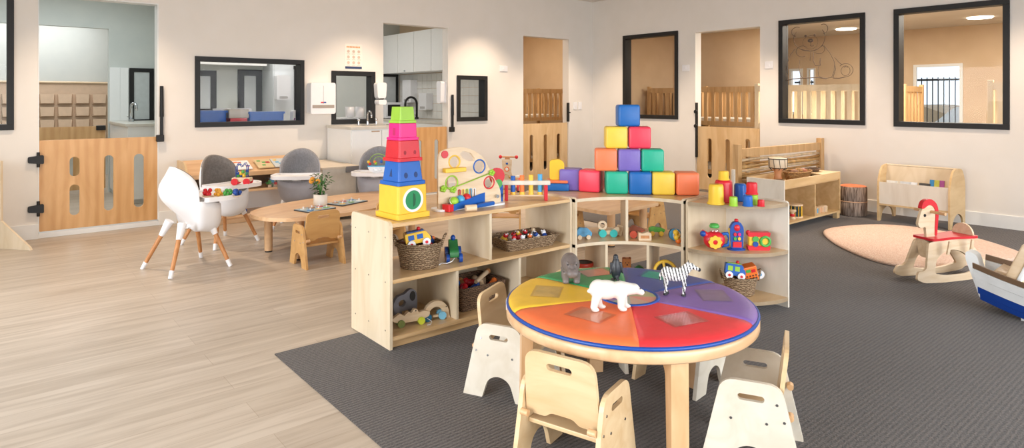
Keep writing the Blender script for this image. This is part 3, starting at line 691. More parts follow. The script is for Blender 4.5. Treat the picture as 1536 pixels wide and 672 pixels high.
def mug(label, x, y, z, s=1, group=None):
    t = thing('white_mug', label, 'mug', (x, y, z), 40, group)
    mb = MB(); mb.lathe([(.001, .004), (.04*s, 0), (.05*s, .01), (.055*s, .13*s), (.05*s, .13*s), (.045*s, .02), (.001, .016)], 20); mb.build('cup', M['white'], t)
    mb = MB(); mb.tube([(.05*s, 0, .1*s), (.085*s, 0, .09*s), (.09*s, 0, .06*s), (.05*s, 0, .03*s)], .007, 8); mb.build('handle', M['white'], t)
mug('left white mug on the ledge behind the sink window', 3.93, 8.25, 1.14, 1.15); mug('right white mug on the ledge behind the sink window', 4.09, 8.27, 1.14, 1.15)
t = thing('white_ledge', 'white ledge carrying two mugs behind the sink window', 'ledge', (3.7, 8.14, 1.03)); mb = MB(); mb.box(0, .5, .02, .35, 0, .11, bev=.004); mb.build('board', M['laminate'], t)
mug('white jug in the middle of the wide black window', 2.62, 8.61, 1.03, 1.9); mug('white cup at the left of the wide black window', 2.36, 8.61, 1.03, 1.9)
t = thing('sticker_bag', 'white spotted bag at the right end of the wide black window', 'bag', (3.22, 8.35, 1.03)); mb = MB(); mb.prism(rounded([(-.09, 0), (.09, 0), (.08, .22), (-.08, .22)], .03), .1, T=VERT_XZ); mb.build('bag_body', M['white'], t, bevel=.015)
mb = MB(); 
for k in range(14): mb.ball((random.uniform(-.07, .07), -.1, random.uniform(.02, .2)), (.009, .004, .009), 8)
mb.build('spots', plain('8A3A8E', .5, 'purple_spot'), t)
# ------------------------------------------------------------ low chairs
def make_chair(label, loc, az, ply, group=None, zb=.47):
    t = thing('toddler_chair', label, 'chair', (loc[0], loc[1], .006 if loc[1] < 3.53 and loc[0] > 1.24 else 0), az-90, group)
    hw = .155
    out = rounded([(-.185, 0), (-.085, 0), (-.055, .09), (0, .112), (.055, .09), (.085, 0), (.185, 0), (.105, .345), (-.105, .345)], [.004, .004, .05, .06, .05, .004, .004, .05, .05], 5)
    for s in (-1, 1):
        x0 = hw if s > 0 else -hw-.018
        mb = MB(); mb.prism(out, .018, [slot(0, .285, .095, .024)], T=TR(x0, 0, 0) @ VERT_YZ)
        sp = mb.build('side_panel', ply[0 if s > 0 else 1], t, bevel=.003)
        xo = x0+.018 if s > 0 else x0
        for y, z in ((-.09, .275), (-.055, .20), (.07, .20), (-.115, .215)): mb = MB(); mb.cone((xo-.001*s, y, z), (xo+.0025*s, y, z), .006, .005, 10); mb.build('bolt', M['chrome'], sp)
    mb = MB(); w = hw-.001
    mb.prism(rounded([(-w, 0), (-w*.45, 0), (-w*.3, .02), (w*.3, .02), (w*.45, 0), (w, 0), (w*.93, zb-.22), (-w*.93, zb-.22)], [.006, .02, .03, .03, .02, .006, .055, .055], 5), .016, [slot(0, zb-.22-.05, .105, .026)], T=TR(0, -.085, .215) @ RX(7) @ VERT_XZ)
    mb.build('backrest', ply[2], t, bevel=.003)
    mb = MB(); mb.box(-w, w, -.085, .12, .165, .182, bev=.003); mb.build('seat', ply[2], t)
    for s in (-1, 1): mb = MB(); mb.cone((s*w, -.135, .225), (s*(w-.03), -.135, .225), .0125, .0125, 14); mb.build('peg', M['beechleg'], t)
    return t
A1 = (M['chairply'], M['chairplyW'], M['chairply'])
make_chair('pale low chair with white side panel at the left side of the round table', (2.00, 2.40), -64, (M['chairplyW'], M['chairplyW'], M['chairply']))
make_chair('pale plywood low chair with its back to the camera, in front of the round table', (1.735, 1.72), 17, (M['chairply'], M['chairply'], M['chairply']))
make_chair('whitish low chair at the right front of the round table, seat turned side-on', (2.352, 1.345), 117, (M['chairplyW'], M['chairplyW'], M['chairply']))
make_chair('low chair tucked under the far side of the round table', (2.47, 2.37), -120, A1)
make_chair('low chair tucked under the right rear of the round table', (2.70, 1.93), 187, A1, zb=.45)
T1 = (M['chairtan'], M['chairtan'], M['chairtan'])
make_chair('tan low chair with its back to the room at the oval table', (2.22, 5.28), 90, T1)
make_chair('tan low chair at the oval table, seen behind the end of the long shelf', (2.90, 5.42), 100, T1)
make_chair('tan low chair at the left side of the square table behind the curved shelf', (4.35, 4.50), 10, T1)
make_chair('tan low chair with arched side seen through the long shelf', (4.22, 5.22), 50, T1)
make_chair('tan low chair at the right side of the square table behind the curved shelf', (5.42, 4.35), 185, T1)

# ------------------------------------------------------------ round table, rainbow cushion
TCX, TCY = 2.211, 1.857
t = thing('round_table', 'round beech childrens table carrying the rainbow cushion', 'table', (TCX, TCY, .006))
mb = MB(); mb.lathe([(.001, .438), (.536, .438), (.542, .444), (.542, .478), (.536, .484), (.001, .484)], 96); tp = mb.build('tabletop', M['beech'], t)
for a, r0 in ((244, .43), (357, .43), (146, .45), (62, .44)):
    mb = MB(); pts = [(r0-.05, .435), (r0-.02, .434), (r0+.0, .425), (r0+.02, 0), (r0-.015, 0), (r0-.04, .40), (r0-.09, .40), (r0-.10, .435)]
    mb.prism(rounded([(-.10, .435), (.03, .435), (.035, .0), (-.005, .0), (-.018, .38), (-.10, .405)], [.0, .03, .003, .003, .05, .0]), .072, T=RZ(a) @ TR(r0, .036, 0) @ VERT_XZ)
    mb.build('leg', M['beechleg'], t, bevel=.004)
t = thing('rainbow_cushion', 'round six colour vinyl play cushion lying on the round table', 'cushion', (TCX, TCY, .491))
secs = [('orange', 'padO', 158, 224), ('red', 'padR', 224, 285), ('purple', 'padP', 285, 348), ('blue', 'padB', -12, 44), ('green', 'padG', 44, 101), ('yellow', 'padY', 101, 158)]
RO = .535
for nm, mt, a0, a1 in secs:
    n = 18; prof = [(.0, .030), (.125, .033), (.3, .035), (.47, .033), (.50, .031), (.522, .024), (.534, .013), (RO, .004)]
    vs = []; fs = []
    for j, (r, z) in enumerate(prof):
        for i in range(n+1):
            e = min(i, n-i)/n; a = R(a0+(a1-a0)*i/n); sg = -.003 if i in (0, n) else 0
            vs.append((max(r, .002)*math.cos(a), max(r, .002)*math.sin(a), z+sg))
    w = n+1
    for j in range(len(prof)-1):
        for i in range(n): fs.append((j*w+i, (j+1)*w+i, (j+1)*w+i+1, j*w+i+1))
    mb = MB(); mb.add(vs, fs, True); o = mb.build('wedge', M[mt], t, solid=.002); o['label'] = nm + ' wedge'
mb = MB(); mb.lathe([(RO+.008*math.cos(R(a)), .008+.008*math.sin(R(a))) for a in range(0, 360, 45)], 96, close=True); o = mb.build('piping', M['dblue'], t)
mb = MB(); mb.lathe([(.126+.009*math.cos(R(a)), .034+.006*math.sin(R(a))) for a in range(0, 360, 45)], 48, close=True); mb.build('centre_ring', M['dblue'], t)
mb = MB()
import itertools
cols = ['padG', 'orange', 'red', 'padP', 'lblue', 'teal', 'yellow', 'pink']
for k in range(8):
    a = R(45*k); b2 = R(45*(k+1)); mb.mat(k).add([(0, 0, .0355), (.119*math.cos(a), .119*math.sin(a), .0355), (.119*math.cos((a+b2)/2), .119*math.sin((a+b2)/2), .0355), (.119*math.cos(b2), .119*math.sin(b2), .0355)], [(0, 1, 2, 3)])
mb.build('centre_picture', [plain(c, .3) for c in ('8CC79A', 'E8C9A0', 'E56F72', 'A784C0', 'BFD0BC', 'DCC6A4', 'E8A48C', 'B5C990')], t)
mb = MB(); mb.lathe([(.001, .038), (.119, .038)], 40); mb.build('clear_window', M['clearvinyl'], t)
for (px, py), az, mt, mcol in (((1.975, 2.133), 129, 'EFCB62', 'padY'), ((1.895, 1.793), 191, 'F0936A', 'x'), ((2.134, 1.527), 255, 'E87270', 'x'), ((2.501, 1.621), -43, '937AB2', 'x'), ((2.574, 1.974), 16, '37A79A', 'x'), ((2.378, 2.214), 72, 'C9A08C', 'x')):
    T = TR(px-TCX, py-TCY, .0365) @ RZ(az)
    mb = MB(); mb.box(-.055, .055, -.07, .07, 0, .0006, T=T); p = mb.build('pocket_picture', plain(mt, .35, var=.25), t)
    mb = MB(); mb.box(-.065, .065, -.085, .085, .0012, .0022, T=T); mb.build('clear_pocket', M['clearvinyl'], t)
t_c = t
# tag
mb = MB(); mb.box(-.02, .02, 0, .003, -.03, .012, T=RZ(-43-90+180) @ TR(0, RO+.006, .0)); 
mb.build('care_tag', M['white'], t)

# ------------------------------------------------------------ toy animals on the cushion
CUT = .5275
def body(name, mb, mat, parent=None, vox=.0035, loc=None, rotz=0, label=None): return mb.build(name, mat, parent, remesh=vox, loc=loc, rotz=rotz)
# hippo faces +X local
t = thing('toy_hippo', 'grey toy hippopotamus standing on the green and yellow wedges', 'toy hippo', (2.125+.05, 2.125+.06, CUT), 230)
mb = MB(); mb.ball((-.015, 0, .078), (.068, .045, .048), 20); mb.ball((-.05, 0, .08), (.04, .043, .045), 16); mb.cone((.02, 0, .08), (.075, 0, .072), .038, .026, 16); mb.ball((.07, 0, .075), (.03, .027, .025)); mb.ball((.098, 0, .062), (.024, .030, .022)); mb.ball((.1, .014, .078), .008); mb.ball((.1, -.014, .078), .008)
for sx, sy in ((.035, .026), (.035, -.026), (-.055, .026), (-.055, -.026)): mb.cone((sx, sy, .055), (sx, sy, .0), .019, .015, 12); mb.ball((sx+.003, sy, .008), (.018, .017, .008), 10)
for s in (-1, 1): mb.ball((.058, s*.024, .102), (.006, .006, .009), 8); mb.ball((.078, s*.017, .098), .006, 8)
mb.cone((-.085, 0, .09), (-.098, 0, .06), .006, .003, 8)
body('body', mb, plain('756C69', .45, 'hippo_grey', var=.2), t)
for s in (-1, 1): mb = MB(); mb.ball((.082, s*.020, .099), .0035, 8); mb.build('eye', M['black'], t)
# polar bear
t = thing('toy_polar_bear', 'white toy polar bear walking over the orange wedge', 'toy bear', (2.01, 1.775, CUT), -36)
mb = MB(); mb.ball((-.03, 0, .085), (.062, .035, .040), 20); mb.ball((-.06, 0, .088), (.038, .035, .040), 16); mb.ball((.025, 0, .083), (.042, .031, .036), 16); mb.cone((.03, 0, .088), (.082, 0, .086), .034, .023, 16); mb.ball((.088, 0, .086), (.026, .023, .023)); mb.cone((.095, 0, .082), (.122, 0, .071), .017, .012, 12); mb.ball((.122, 0, .071), .013, 10)
for s in (-1, 1): mb.ball((.087, s*.015, .101), (.005, .006, .006), 8)
for sx, sy, fx_ in ((.045, .02, .055), (.035, -.02, .03), (-.062, .02, -.05), (-.068, -.02, -.085)): mb.cone((sx, sy, .07), (fx_, sy, .012), .021, .013, 12); mb.ball((fx_+.01, sy, .009), (.018, .013, .009), 10)
mb.ball((-.1, 0, .08), .008, 8)
body('body', mb, plain('DFDBD2', .42, 'polar_white'), t)
mb = MB(); mb.ball((.1345, 0, .074), (.003, .006, .005), 8); mb.build('nose', M['black'], t)
for s in (-1, 1): mb = MB(); mb.ball((.112, s*.0145, .090), .0025, 8); mb.build('eye', M['black'], t)
# zebra
t = thing('toy_zebra', 'black and white striped toy zebra standing on the purple wedge', 'toy zebra', (2.385, 1.735, CUT), -52)
mb = MB(); mb.ball((-.005, 0, .090), (.054, .027, .031), 18); mb.ball((-.038, 0, .095), (.028, .026, .030), 14); mb.ball((.028, 0, .092), (.024, .021, .027), 14); mb.cone((.028, 0, .10), (.060, 0, .130), .025, .017, 14); mb.ball((.064, 0, .133), (.015, .011, .013), 12); mb.cone((.066, 0, .131), (.096, 0, .118), .012, .0075, 12); mb.ball((.096, 0, .118), .008, 10)
mb.cone((.02, 0, .118), (.055, 0, .148), .006, .005, 8)
for s in (-1, 1): mb.cone((.055, s*.008, .142), (.053, s*.012, .157), .005, .002, 8)
for sx, sy, k1, fx_ in ((.032, .012, .034, .033), (.028, -.012, .040, .030), (-.042, .012, -.048, -.04), (-.042, -.012, -.040, -.048)):
    mb.cone((sx, sy, .085), (k1, sy, .045), .012, .0068, 10); mb.cone((k1, sy, .047), (fx_, sy, .004), .0068, .0055, 10); mb.ball((fx_+.002, sy, .005), (.008, .007, .005), 8)
mb.tube([(-.06, 0, .1), (-.07, 0, .085), (-.068, 0, .06)], [.005, .004, .006], 8)
body('body', mb, M['zebra'], t, .003)
mb = MB(); mb.ball((.1, 0, .1165), (.008, .0085, .0085), 10); mb.build('muzzle', M['black'], t)
for sx, sy in ((.035, .012), (.032, -.012), (-.038, .012), (-.046, -.012)): mb = MB(); mb.cone((sx, sy, 0), (sx, sy, .009), .0092, .0075, 10); mb.build('hoof', M['black'], t)
# penguin
t = thing('toy_penguin', 'black toy penguin standing between the green and blue wedges', 'toy penguin', (2.345, 2.05, CUT), 60)
mb = MB(); mb.ball((0, 0, .055), (.025, .025, .05), 18); mb.ball((0, 0, .085), (.019, .018, .03), 14); mb.ball((.002, 0, .115), (.014, .013, .014), 12); mb.cone((.01, 0, .117), (.034, 0, .115), .006, .002, 8)
for s in (-1, 1): mb.cone((-.002, s*.022, .09), (-.01, s*.032, .035), .008, .004, 8)
mb.cone((-.018, 0, .02), (-.034, 0, .004), .009, .004, 8)
body('body', mb, plain('24272C', .4, 'penguin_black'), t, .003)
mb = MB(); mb.ball((.009, 0, .055), (.0185, .019, .042), 14); mb.build('belly', M['white'], t)
for s in (-1, 1): mb = MB(); mb.ball((.01, s*.012, .005), (.018, .009, .005), 10); mb.build('foot', plain('3A3432', .5, 'foot_grey'), t)

# ------------------------------------------------------------ long shelf
HS = .70
def sidepanel(mb, x0, y0, y1, h=HS+.012, th=.018, r=.035):
    mb.prism(rounded([(y0, 0), (y1, 0), (y1, h), (y0, h)], [.002, .002, r, r]), th, T=TR(x0, 0, 0) @ VERT_YZ)
SX0, SX1, SY0, SY1 = 1.745, 3.165, 3.165, 3.64
t = thing('toy_shelf', 'long low birch toy shelf with two tiers on the carpet', 'shelf', (0, 0, .006))
t.location = (SX0, SY0, .004); L_ = SX1-SX0; Dp = SY1-SY0
for x in (0, L_-.018):
    mb = MB(); sidepanel(mb, x, 0, Dp); sp = mb.build('side_panel', M['birch'], t, bevel=.002)
    for y in (.05, .25, .42):
        for z in (.10, .37, .62): xx = -.0012 if x == 0 else L_-.0008; mb = MB(); mb.cone((xx, y, z), (xx+.002, y, z), .005, .005, 8); mb.build('bolt', M['chrome'], sp)
for z0, nm in ((HS-.022, 'top_board'), (.365, 'middle_board'), (.048, 'bottom_board')):
    mb = MB(); mb.box(.018, L_-.018, .008, Dp-.002, z0, z0+.022); bd = mb.build(nm, M['birchH'], t)
    mb = MB(); mb.box(.018, L_-.018, .004, .008, z0, z0+.022, bev=.001); mb.build('edge_band', M['edge'], bd)
mb = MB(); mb.box(.018, L_-.018, .03, .045, 0, .048); mb.build('kickboard', M['edge'], t)
def divider(x, z0, z1, y1=Dp-.002):
    mb = MB(); mb.box(x-.009, x+.009, .012, y1, z0, z1, bev=.0015); mb.build('divider', M['birch'], t)
divider(2.461-SX0, .387, HS-.022); divider(2.208-SX0, .07, .365); divider(2.70-SX0, .07, .365)
mb = MB(); mb.box(.018, L_-.018, Dp-.010, Dp-.002, .07, .365); mb.build('back_panel', M['birch'], t)
mb = MB(); mb.box(L_-.26, L_-.018, Dp-.010, Dp-.002, .387, .405); mb.build('back_rail', M['edge'], t)

# ------------------------------------------------------------ curved shelf
CX, CY, RI, RQ = 3.168, 2.62, .517, 1.015
t = thing('curved_shelf', 'quarter circle birch shelf carrying the foam block pyramid', 'shelf', (CX, CY, .004))
def annular(r0, r1, n=26): return [(r1*math.cos(R(90*i/n)), r1*math.sin(R(90*i/n))) for i in range(n+1)] + [(r0*math.cos(R(90-90*i/n)), r0*math.sin(R(90-90*i/n))) for i in range(n+1)]
for z0, nm in ((HS-.022, 'top_board'), (.363, 'middle_board'), (.048, 'bottom_board')):
    mb = MB(); mb.prism(annular(RI+.004, RQ), .022, T=TR(0, 0, z0)); bd = mb.build(nm, M['birchH'], t)
    mb = MB(); mb.prism(annular(RI, RI+.004), .022, T=TR(0, 0, z0), smooth=False); mb.build('edge_band', M['birch'], bd)
for a in (0, 1):
    mb = MB()
    mb.prism(rounded([(RI, 0), (RQ+.005, 0), (RQ+.005, HS+.012), (RI, HS+.012)], [.002, .002, .03, .03]), .018, T=(TR(0, .018, 0) if a == 0 else RZ(90)) @ VERT_XZ)
    mb.build('end_panel', M['birch'], t, bevel=.002)
def rdiv(a, z0, z1):
    mb = MB(); mb.box(RI+.006, RQ-.004, -.009, .009, z0, z1, T=RZ(a)); mb.build('divider', M['birch'], t)
rdiv(45, .385, HS-.022); rdiv(61, .07, .363); rdiv(29, .07, .363)

# ------------------------------------------------------------ quarter end shelf
EX, EY, ER = 4.168, 2.602, .468
t = thing('corner_shelf', 'quarter round birch end shelf carrying the stacking cups', 'shelf', (EX, EY, .004))
quarter = [(0, 0)] + [(-ER*math.cos(R(90*i/20))*1, -ER*math.sin(R(90*i/20))) for i in range(21)]
for z0, nm in ((HS-.022, 'top_board'), (.363, 'middle_board'), (.048, 'bottom_board')):
    mb = MB(); mb.prism([(p[0]*.99-.0, p[1]*.99) for p in quarter], .022, T=TR(-.018, -.018, z0)); bd = mb.build(nm, M['birchH'], t)
    arcp = [(-ER*.99*math.cos(R(90*i/20)), -ER*.99*math.sin(R(90*i/20))) for i in range(21)]
    mb = MB(); mb.prism(arcp + [(p[0]*.992, p[1]*.992) for p in arcp[::-1]], .0225, T=TR(-.018, -.018, z0-.0002)); mb.build('edge_band', M['birch'], bd)
mb = MB(); mb.prism(rounded([(-ER-.012, 0), (0, 0), (0, HS+.012), (-ER-.012, HS+.012)], [.002, .002, .03, .03]), .018, T=VERT_XZ); mb.build('end_panel', M['birch'], t, bevel=.002)
mb = MB(); mb.prism(rounded([(-ER-.012, 0), (-.018, 0), (-.018, HS+.012), (-ER-.012, HS+.012)], [.002, .002, .03, .03]), .018, T=TR(-.018, 0, 0) @ VERT_YZ); mb.build('end_panel', M['birchW'], t, bevel=.002)

# ------------------------------------------------------------ foam blocks
def foam(label, x, y, z, az, mat, s=.162, squash=0):
    t = bpy.data.objects
    mb = MB(); h = s/2; mb.box(-h, h, -h, h, 0, s, bev=.017)
    vs = mb.v
    for v in vs:    # soft, slightly pillowed faces
        cx_, cy_, cz_ = v.x/h, v.y/h, (v.z-h)/h
    o = mb.build('foam_block', mat, None, loc=(x, y, z), rotz=R(az)); return tag(o, label, 'foam block', 'foam blocks of the pyramid')
fc = dict(purple=plain('7A68B8', .38, 'violet_vinyl', bump=.06), red=plain('EC3F56', .38, 'crimson_vinyl', bump=.06), green=plain('20B08E', .38, 'jade_vinyl', bump=.06),
          blue=plain('1467B4', .38, 'blue_vinyl', bump=.06), yellow=plain('F0CC48', .38, 'lemon_vinyl', bump=.06), orange=plain('F58154', .38, 'coral_vinyl', bump=.06))
Z0 = .7055
for nm, x, y, z, az, lb in (
    ('purple', 3.482, 3.492, 0, -53.4, 'purple foam block at the far left of the bottom row'), ('red', 3.546, 3.340, 0, -62, 'red foam block second in the bottom row beside the purple one'),
    ('green', 3.621, 3.163, 0, -43, 'green foam block in the bottom row next to the red one'), ('blue', 3.735, 3.034, 0, -47, 'blue foam block in the middle of the bottom row'),
    ('yellow', 3.844, 2.912, 0, -47, 'yellow foam block in the bottom row beside the orange one'), ('orange', 3.958, 2.79, 0, -44, 'orange foam block at the right end of the bottom row'),
    ('orange', 3.592, 3.240, 1, -45, 'orange foam block at the left of the second row'), ('purple', 3.712, 3.120, 1, -46, 'purple foam block in the middle of the second row'), ('green', 3.828, 2.998, 1, -46, 'green foam block at the right of the second row'),
    ('yellow', 3.680, 3.220, 2, -42, 'yellow foam block at the left of the third row'), ('red', 3.805, 3.098, 2, -46, 'red foam block at the right of the third row'),
    ('blue', 3.765, 3.175, 3, -40, 'blue foam block at the very top of the pyramid')):
    foam(lb, x, y, Z0+z*.1625, az, fc[nm])
mb = MB(); mb.box(-.09, .09, -.07, .07, 0, .055, bev=.01); tag(mb.build('foam_slab', fc['blue'], None, loc=(3.39, 3.545, Z0), rotz=R(-48)), 'flat dark blue foam slab under the yellow wedge', 'foam slab')
mb = MB(); mb.box(-.085, .085, -.065, .065, 0, .022, bev=.008); tag(mb.build('foam_slab', fc['orange'], None, loc=(3.39, 3.55, Z0+.056), rotz=R(-48)), 'thin orange foam slab between blue slab and yellow wedge', 'foam slab')
mb = MB(); mb.prism(rounded([(-.055, 0), (.055, 0), (.055, .13), (.02, .155), (-.055, .145)], .02), .08, T=TR(0, .04, 0) @ VERT_XZ); tag(mb.build('foam_wedge', plain('F2C630', .45, 'golden_vinyl', bump=.06), None, bevel=.008, loc=(3.40, 3.565, Z0+.079), rotz=R(-42)), 'upright yellow foam wedge behind the purple block', 'foam block')

# ------------------------------------------------------------ stacking tower
tw = [(.235, .203, .19, M['yellow'], 'yellow'), (.196, .148, .137, M['blue'], 'blue'), (.171, .139, .121, M['red'], 'red'), (.139, .118, .099, M['pink'], 'pink'), (.118, .093, .096, M['lime'], 'lime green')]
lightc = {}
z = .7055
names_ = ['at the bottom of the tower', 'second from the bottom of the tower', 'in the middle of the tower', 'fourth from the bottom of the tower', 'at the top of the tower']
for k, (wb, wt, h, mt, nm) in enumerate(tw):
    t = thing('stacking_cup', '%s square stacking cup %s' % (nm, names_[k]), 'stacking cup', (1.93, 3.345, z), 5, 'square stacking tower cups')
    mb = MB(); b_, c_ = wb/2, wt/2; fl = b_*.88; hs = h*.16
    rings = [(b_, 0), (b_, hs), (fl, hs*1.05), (c_, h*.97), (c_*.97, h)]
    vs = []; fs = []; cr_ = .1
    for q, (r_, zz) in enumerate(rings):
        pts = rrect(-r_, r_, -r_, r_, r_*.12, 3); m_ = len(pts); vs += [(p[0], p[1], zz) for p in pts]
    for q in range(len(rings)-1):
        for i in range(m_): fs.append((q*m_+i, q*m_+(i+1) % m_, (q+1)*m_+(i+1) % m_, (q+1)*m_+i))
    fs.append([4*m_+i for i in range(m_)]); fs.append(list(range(m_))[::-1])
    mb.add(vs, fs); mb.build('cup', mt, t, bevel=.0015)
    fy = -(fl+c_)/2
    tilt = math.degrees(math.atan2(fl-c_, h*.84))
    def onface(x, zz, out, face='F'):      # front faces -Y, left face -X
        f = (zz-hs)/(h-hs); d = fl+(c_-fl)*f
        return TR(x, -d-out, zz) @ RX(-tilt) if face == 'F' else RZ(-90) @ TR(x, -d-out, zz) @ RX(-tilt)
    if k == 0:
        T = onface(.0, h*.56, -.002) @ VERT_XZ
        mb = MB(); mb.prism(circ(0, 0, .070, 36), .008, [circ(0, 0, .056, 36)], T=T); mb.build('window_ring', M['white'], t)
        mb = MB(); mb.prism(circ(0, 0, .056, 36), .004, T=T); mb.mat(1).prism([(0, -.04), (.014, -.03), (.018, .0), (.014, .03), (0, .04)], .006, T=T); mb.build('round_window', [plain('238A55', .3, 'emerald_plastic'), plain('1A5A38', .3, 'dark_green')], t)
    dk = plain('12366E', .5, 'hole_navy') if k == 1 else plain('9E1B28', .5, 'hole_red')
    if k in (1, 2):
        for sx in (-.035, .035): mb = MB(); mb.prism(circ(sx, 0, .013 if k == 1 else .009, 18, ry=.017 if k == 1 else .012), .002, T=onface(0, h*.42, -.001) @ VERT_XZ); mb.build('hole', dk, t)
    if k in (1, 3):
        mb = MB()
        if k == 1: mb.prism([(-.014, -.02), (.014, -.02), (.006, .012), (0, .026), (-.006, .012)], .002, T=onface(0, h*.5, -.001, 'L') @ VERT_XZ)
        else: mb.prism(rrect(-.013, .013, -.022, .022, .005), .002, T=onface(0, h*.5, -.001, 'L') @ VERT_XZ)
        mb.build('hole', dk if k == 1 else plain('C2125F', .5, 'hole_pink'), t)
    z += h+.001

# ------------------------------------------------------------ activity board on the long shelf
t = thing('activity_board', 'wooden marble activity board with coloured round windows on the long shelf', 'activity board', (2.185, 3.36, .7055), -4.5)
mb = MB(); mb.prism(rrect(-.03, .49, -.06, .07, .05), .012, T=TR(0, 0, 0)); mb.build('base', M['white'], t, bevel=.003)
out = rounded([(0, 0), (.47, 0), (.465, .09), (.41, .17), (.335, .30), (.27, .345), (.20, .372), (.10, .378), (0.0, .35)], [.004, .01, .05, .08, .05, .06, .06, .06, .08], 6)
hs_ = [(.115, .285, .036, 'yellow'), (.095, .155, .040, 'lime'), (.30, .245, .040, 'blue'), (.375, .135, .036, 'red')]
holes = [circ(a, b, r, 26) for a, b, r, c in hs_] + [slot(.15+.028*k, .075, .012, .06, 6) for k in range(5)]
holes.append([(.155, .335), (.18, .35), (.235, .335), (.265, .30), (.262, .283), (.215, .285), (.175, .305)][::-1])
mb = MB(); mb.prism(out, .018, holes, T=TR(0, .009, .012) @ VERT_XZ); mb.build('board', M['toywood'], t, bevel=.002)
for a, b, r, c in hs_: mb = MB(); mb.tube([(p[0], -.010, p[1]+.012) for p in circ(a, b, r+.003, 26)], .0045, 8, closed=True); o = mb.build('window_ring', M[c], t); o['label'] = c + ' window ring'
for k, c in enumerate(('red', 'yellow', 'lime', 'lblue', 'white')): mb = MB(); mb.tube([(p[0], -.010, p[1]+.012) for p in slot(.15+.028*k, .075, .016, .064, 6)], .0028, 6, closed=True); mb.build('slot_ring', M[c], t)
mb = MB(); mb.prism(circ(.045, .335, .024, 24), .006, T=TR(0, -.008, .012) @ VERT_XZ); mb.build('red_disc', M['red'], t)
mb = MB(); mb.box(.03, .18, -.05, -.009, .235, .262, bev=.004); mb.build('yellow_ledge', M['yellow'], t)
mb = MB(); mb.tube([(.03, -.02, .135), (.12, -.02, .14), (.40, -.02, .215)], .0035, 8); mb.build('green_wire', M['lime'], t)
for x, z_ in ((.03, .135), (.10, .125), (.39, .212)):
    mb = MB()
    for q in range(5): mb.ball((x+.012*math.cos(q*1.26), -.022+.006*(q % 2), z_+.012*math.sin(q*1.26)), .011, 10)
    mb.build('bead_cluster', M['lime'], t)
mb = MB(); mb.prism(circ(0, 0, .055, 24), .02, T=TR(.46, .035, .18) @ VERT_XZ); mb.mat(1).prism(circ(0, 0, .03, 24), .024, T=TR(.465, .037, .13) @ VERT_XZ); mb.build('red_gear', [M['red'], M['green']], t)
mb = MB(); mb.cone((.43, -.009, .055), (.43, -.03, .055), .012, .012, 14); mb.build('bell', M['chrome'], t)
# blue ramp + balls
t = thing('marble_ramp', 'blue sloping marble ramp with red end block in front of the activity board', 'toy ramp', (2.212, 3.275, .7055), 11)
mb = MB(); mb.prism([(.03, .005), (.50, .035), (.50, .115), (.03, .04)], .012, T=TR(0, 0, 0) @ VERT_XZ); mb.prism([(.03, .005), (.50, .035), (.50, .055), (.03, .02)], .055, T=TR(0, .05, 0) @ VERT_XZ); mb.prism([(.03, .005), (.50, .035), (.50, .115), (.03, .04)], .008, T=TR(0, .055, 0) @ VERT_XZ); mb.box(.455, .50, -.012, .055, 0, .06); mb.build('chute', M['blue'], t, bevel=.002)
mb = MB(); mb.box(-.01, .032, -.012, .05, 0, .045, bev=.004); mb.build('stop_block', M['red'], t)
for k, (x, c, lb) in enumerate(((.065, 'lime', 'green patterned ball lowest on the blue ramp'), (.122, 'lblue', 'blue patterned ball in the middle of the blue ramp'), (.178, 'red', 'red ball highest on the blue ramp'))):
    p = Matrix.Rotation(R(11), 4, 'Z') @ Vector((x, .020, 0))
    o = thing('ramp_ball', lb, 'ball', (2.212+p.x, 3.275+p.y, .7055+.020+x*.075+.028+.002), 0, 'balls on the marble ramp')
    mb = MB(); mb.ball((0, 0, 0), .029, 20); mb.build('ball', M[c], o)
    mb = MB(); mb.tube([(.0293*math.cos(R(a)), .0293*math.sin(R(a))*.6, .0293*math.sin(R(a))*.8) for a in range(0, 360, 20)], .0025, 6, closed=True); mb.build('band', M['white'], o)
t = thing('toy_mallet', 'wooden mallet with blue handle lying at the front edge of the long shelf', 'mallet', (2.335, 3.215, .7255), 11)
mb = MB(); mb.cone((0, -.035, 0), (0, .035, 0), .02, .02, 18, T=RZ(60)); mb.build('head', M['toywood'], t, bevel=.003)
mb = MB(); mb.cone((.02, .005, 0), (.23, .02, .0), .010, .013, 12); mb.box(.10, .23, .002, .035, -.012, .012, bev=.006); mb.build('handle', M['blue'], t)
# peg bench
t = thing('peg_bench', 'hammering peg bench with red legs and coloured pegs on the long shelf', 'peg bench', (2.885, 3.33, .7055), -39)
mb = MB(); mb.box(-.165, .165, -.035, .035, .105, .135, bev=.006); mb.build('top_board', M['birchW'], t)
for s in (-1, 1): mb = MB(); mb.box(s*.135-.012, s*.135+.012, -.035, .035, 0, .105, bev=.004); mb.build('leg', M['red'], t)
mb = MB(); mb.box(-.123, .123, -.012, .012, .025, .037, bev=.003); mb.build('cross_bar', M['toywood'], t)
for k, c in enumerate(('blue', 'orange', 'yellow', 'lblue')):
    x = -.09+.062*k; mb = MB(); mb.cone((x, 0, .05), (x, 0, .165+.004*k), .016, .016, 14); mb.build('peg', M[c], t)
    mb = MB(); mb.cone((x, 0, .038), (x, 0, .056), .02, .016, 14); mb.build('peg_base', M['yellow'], t)
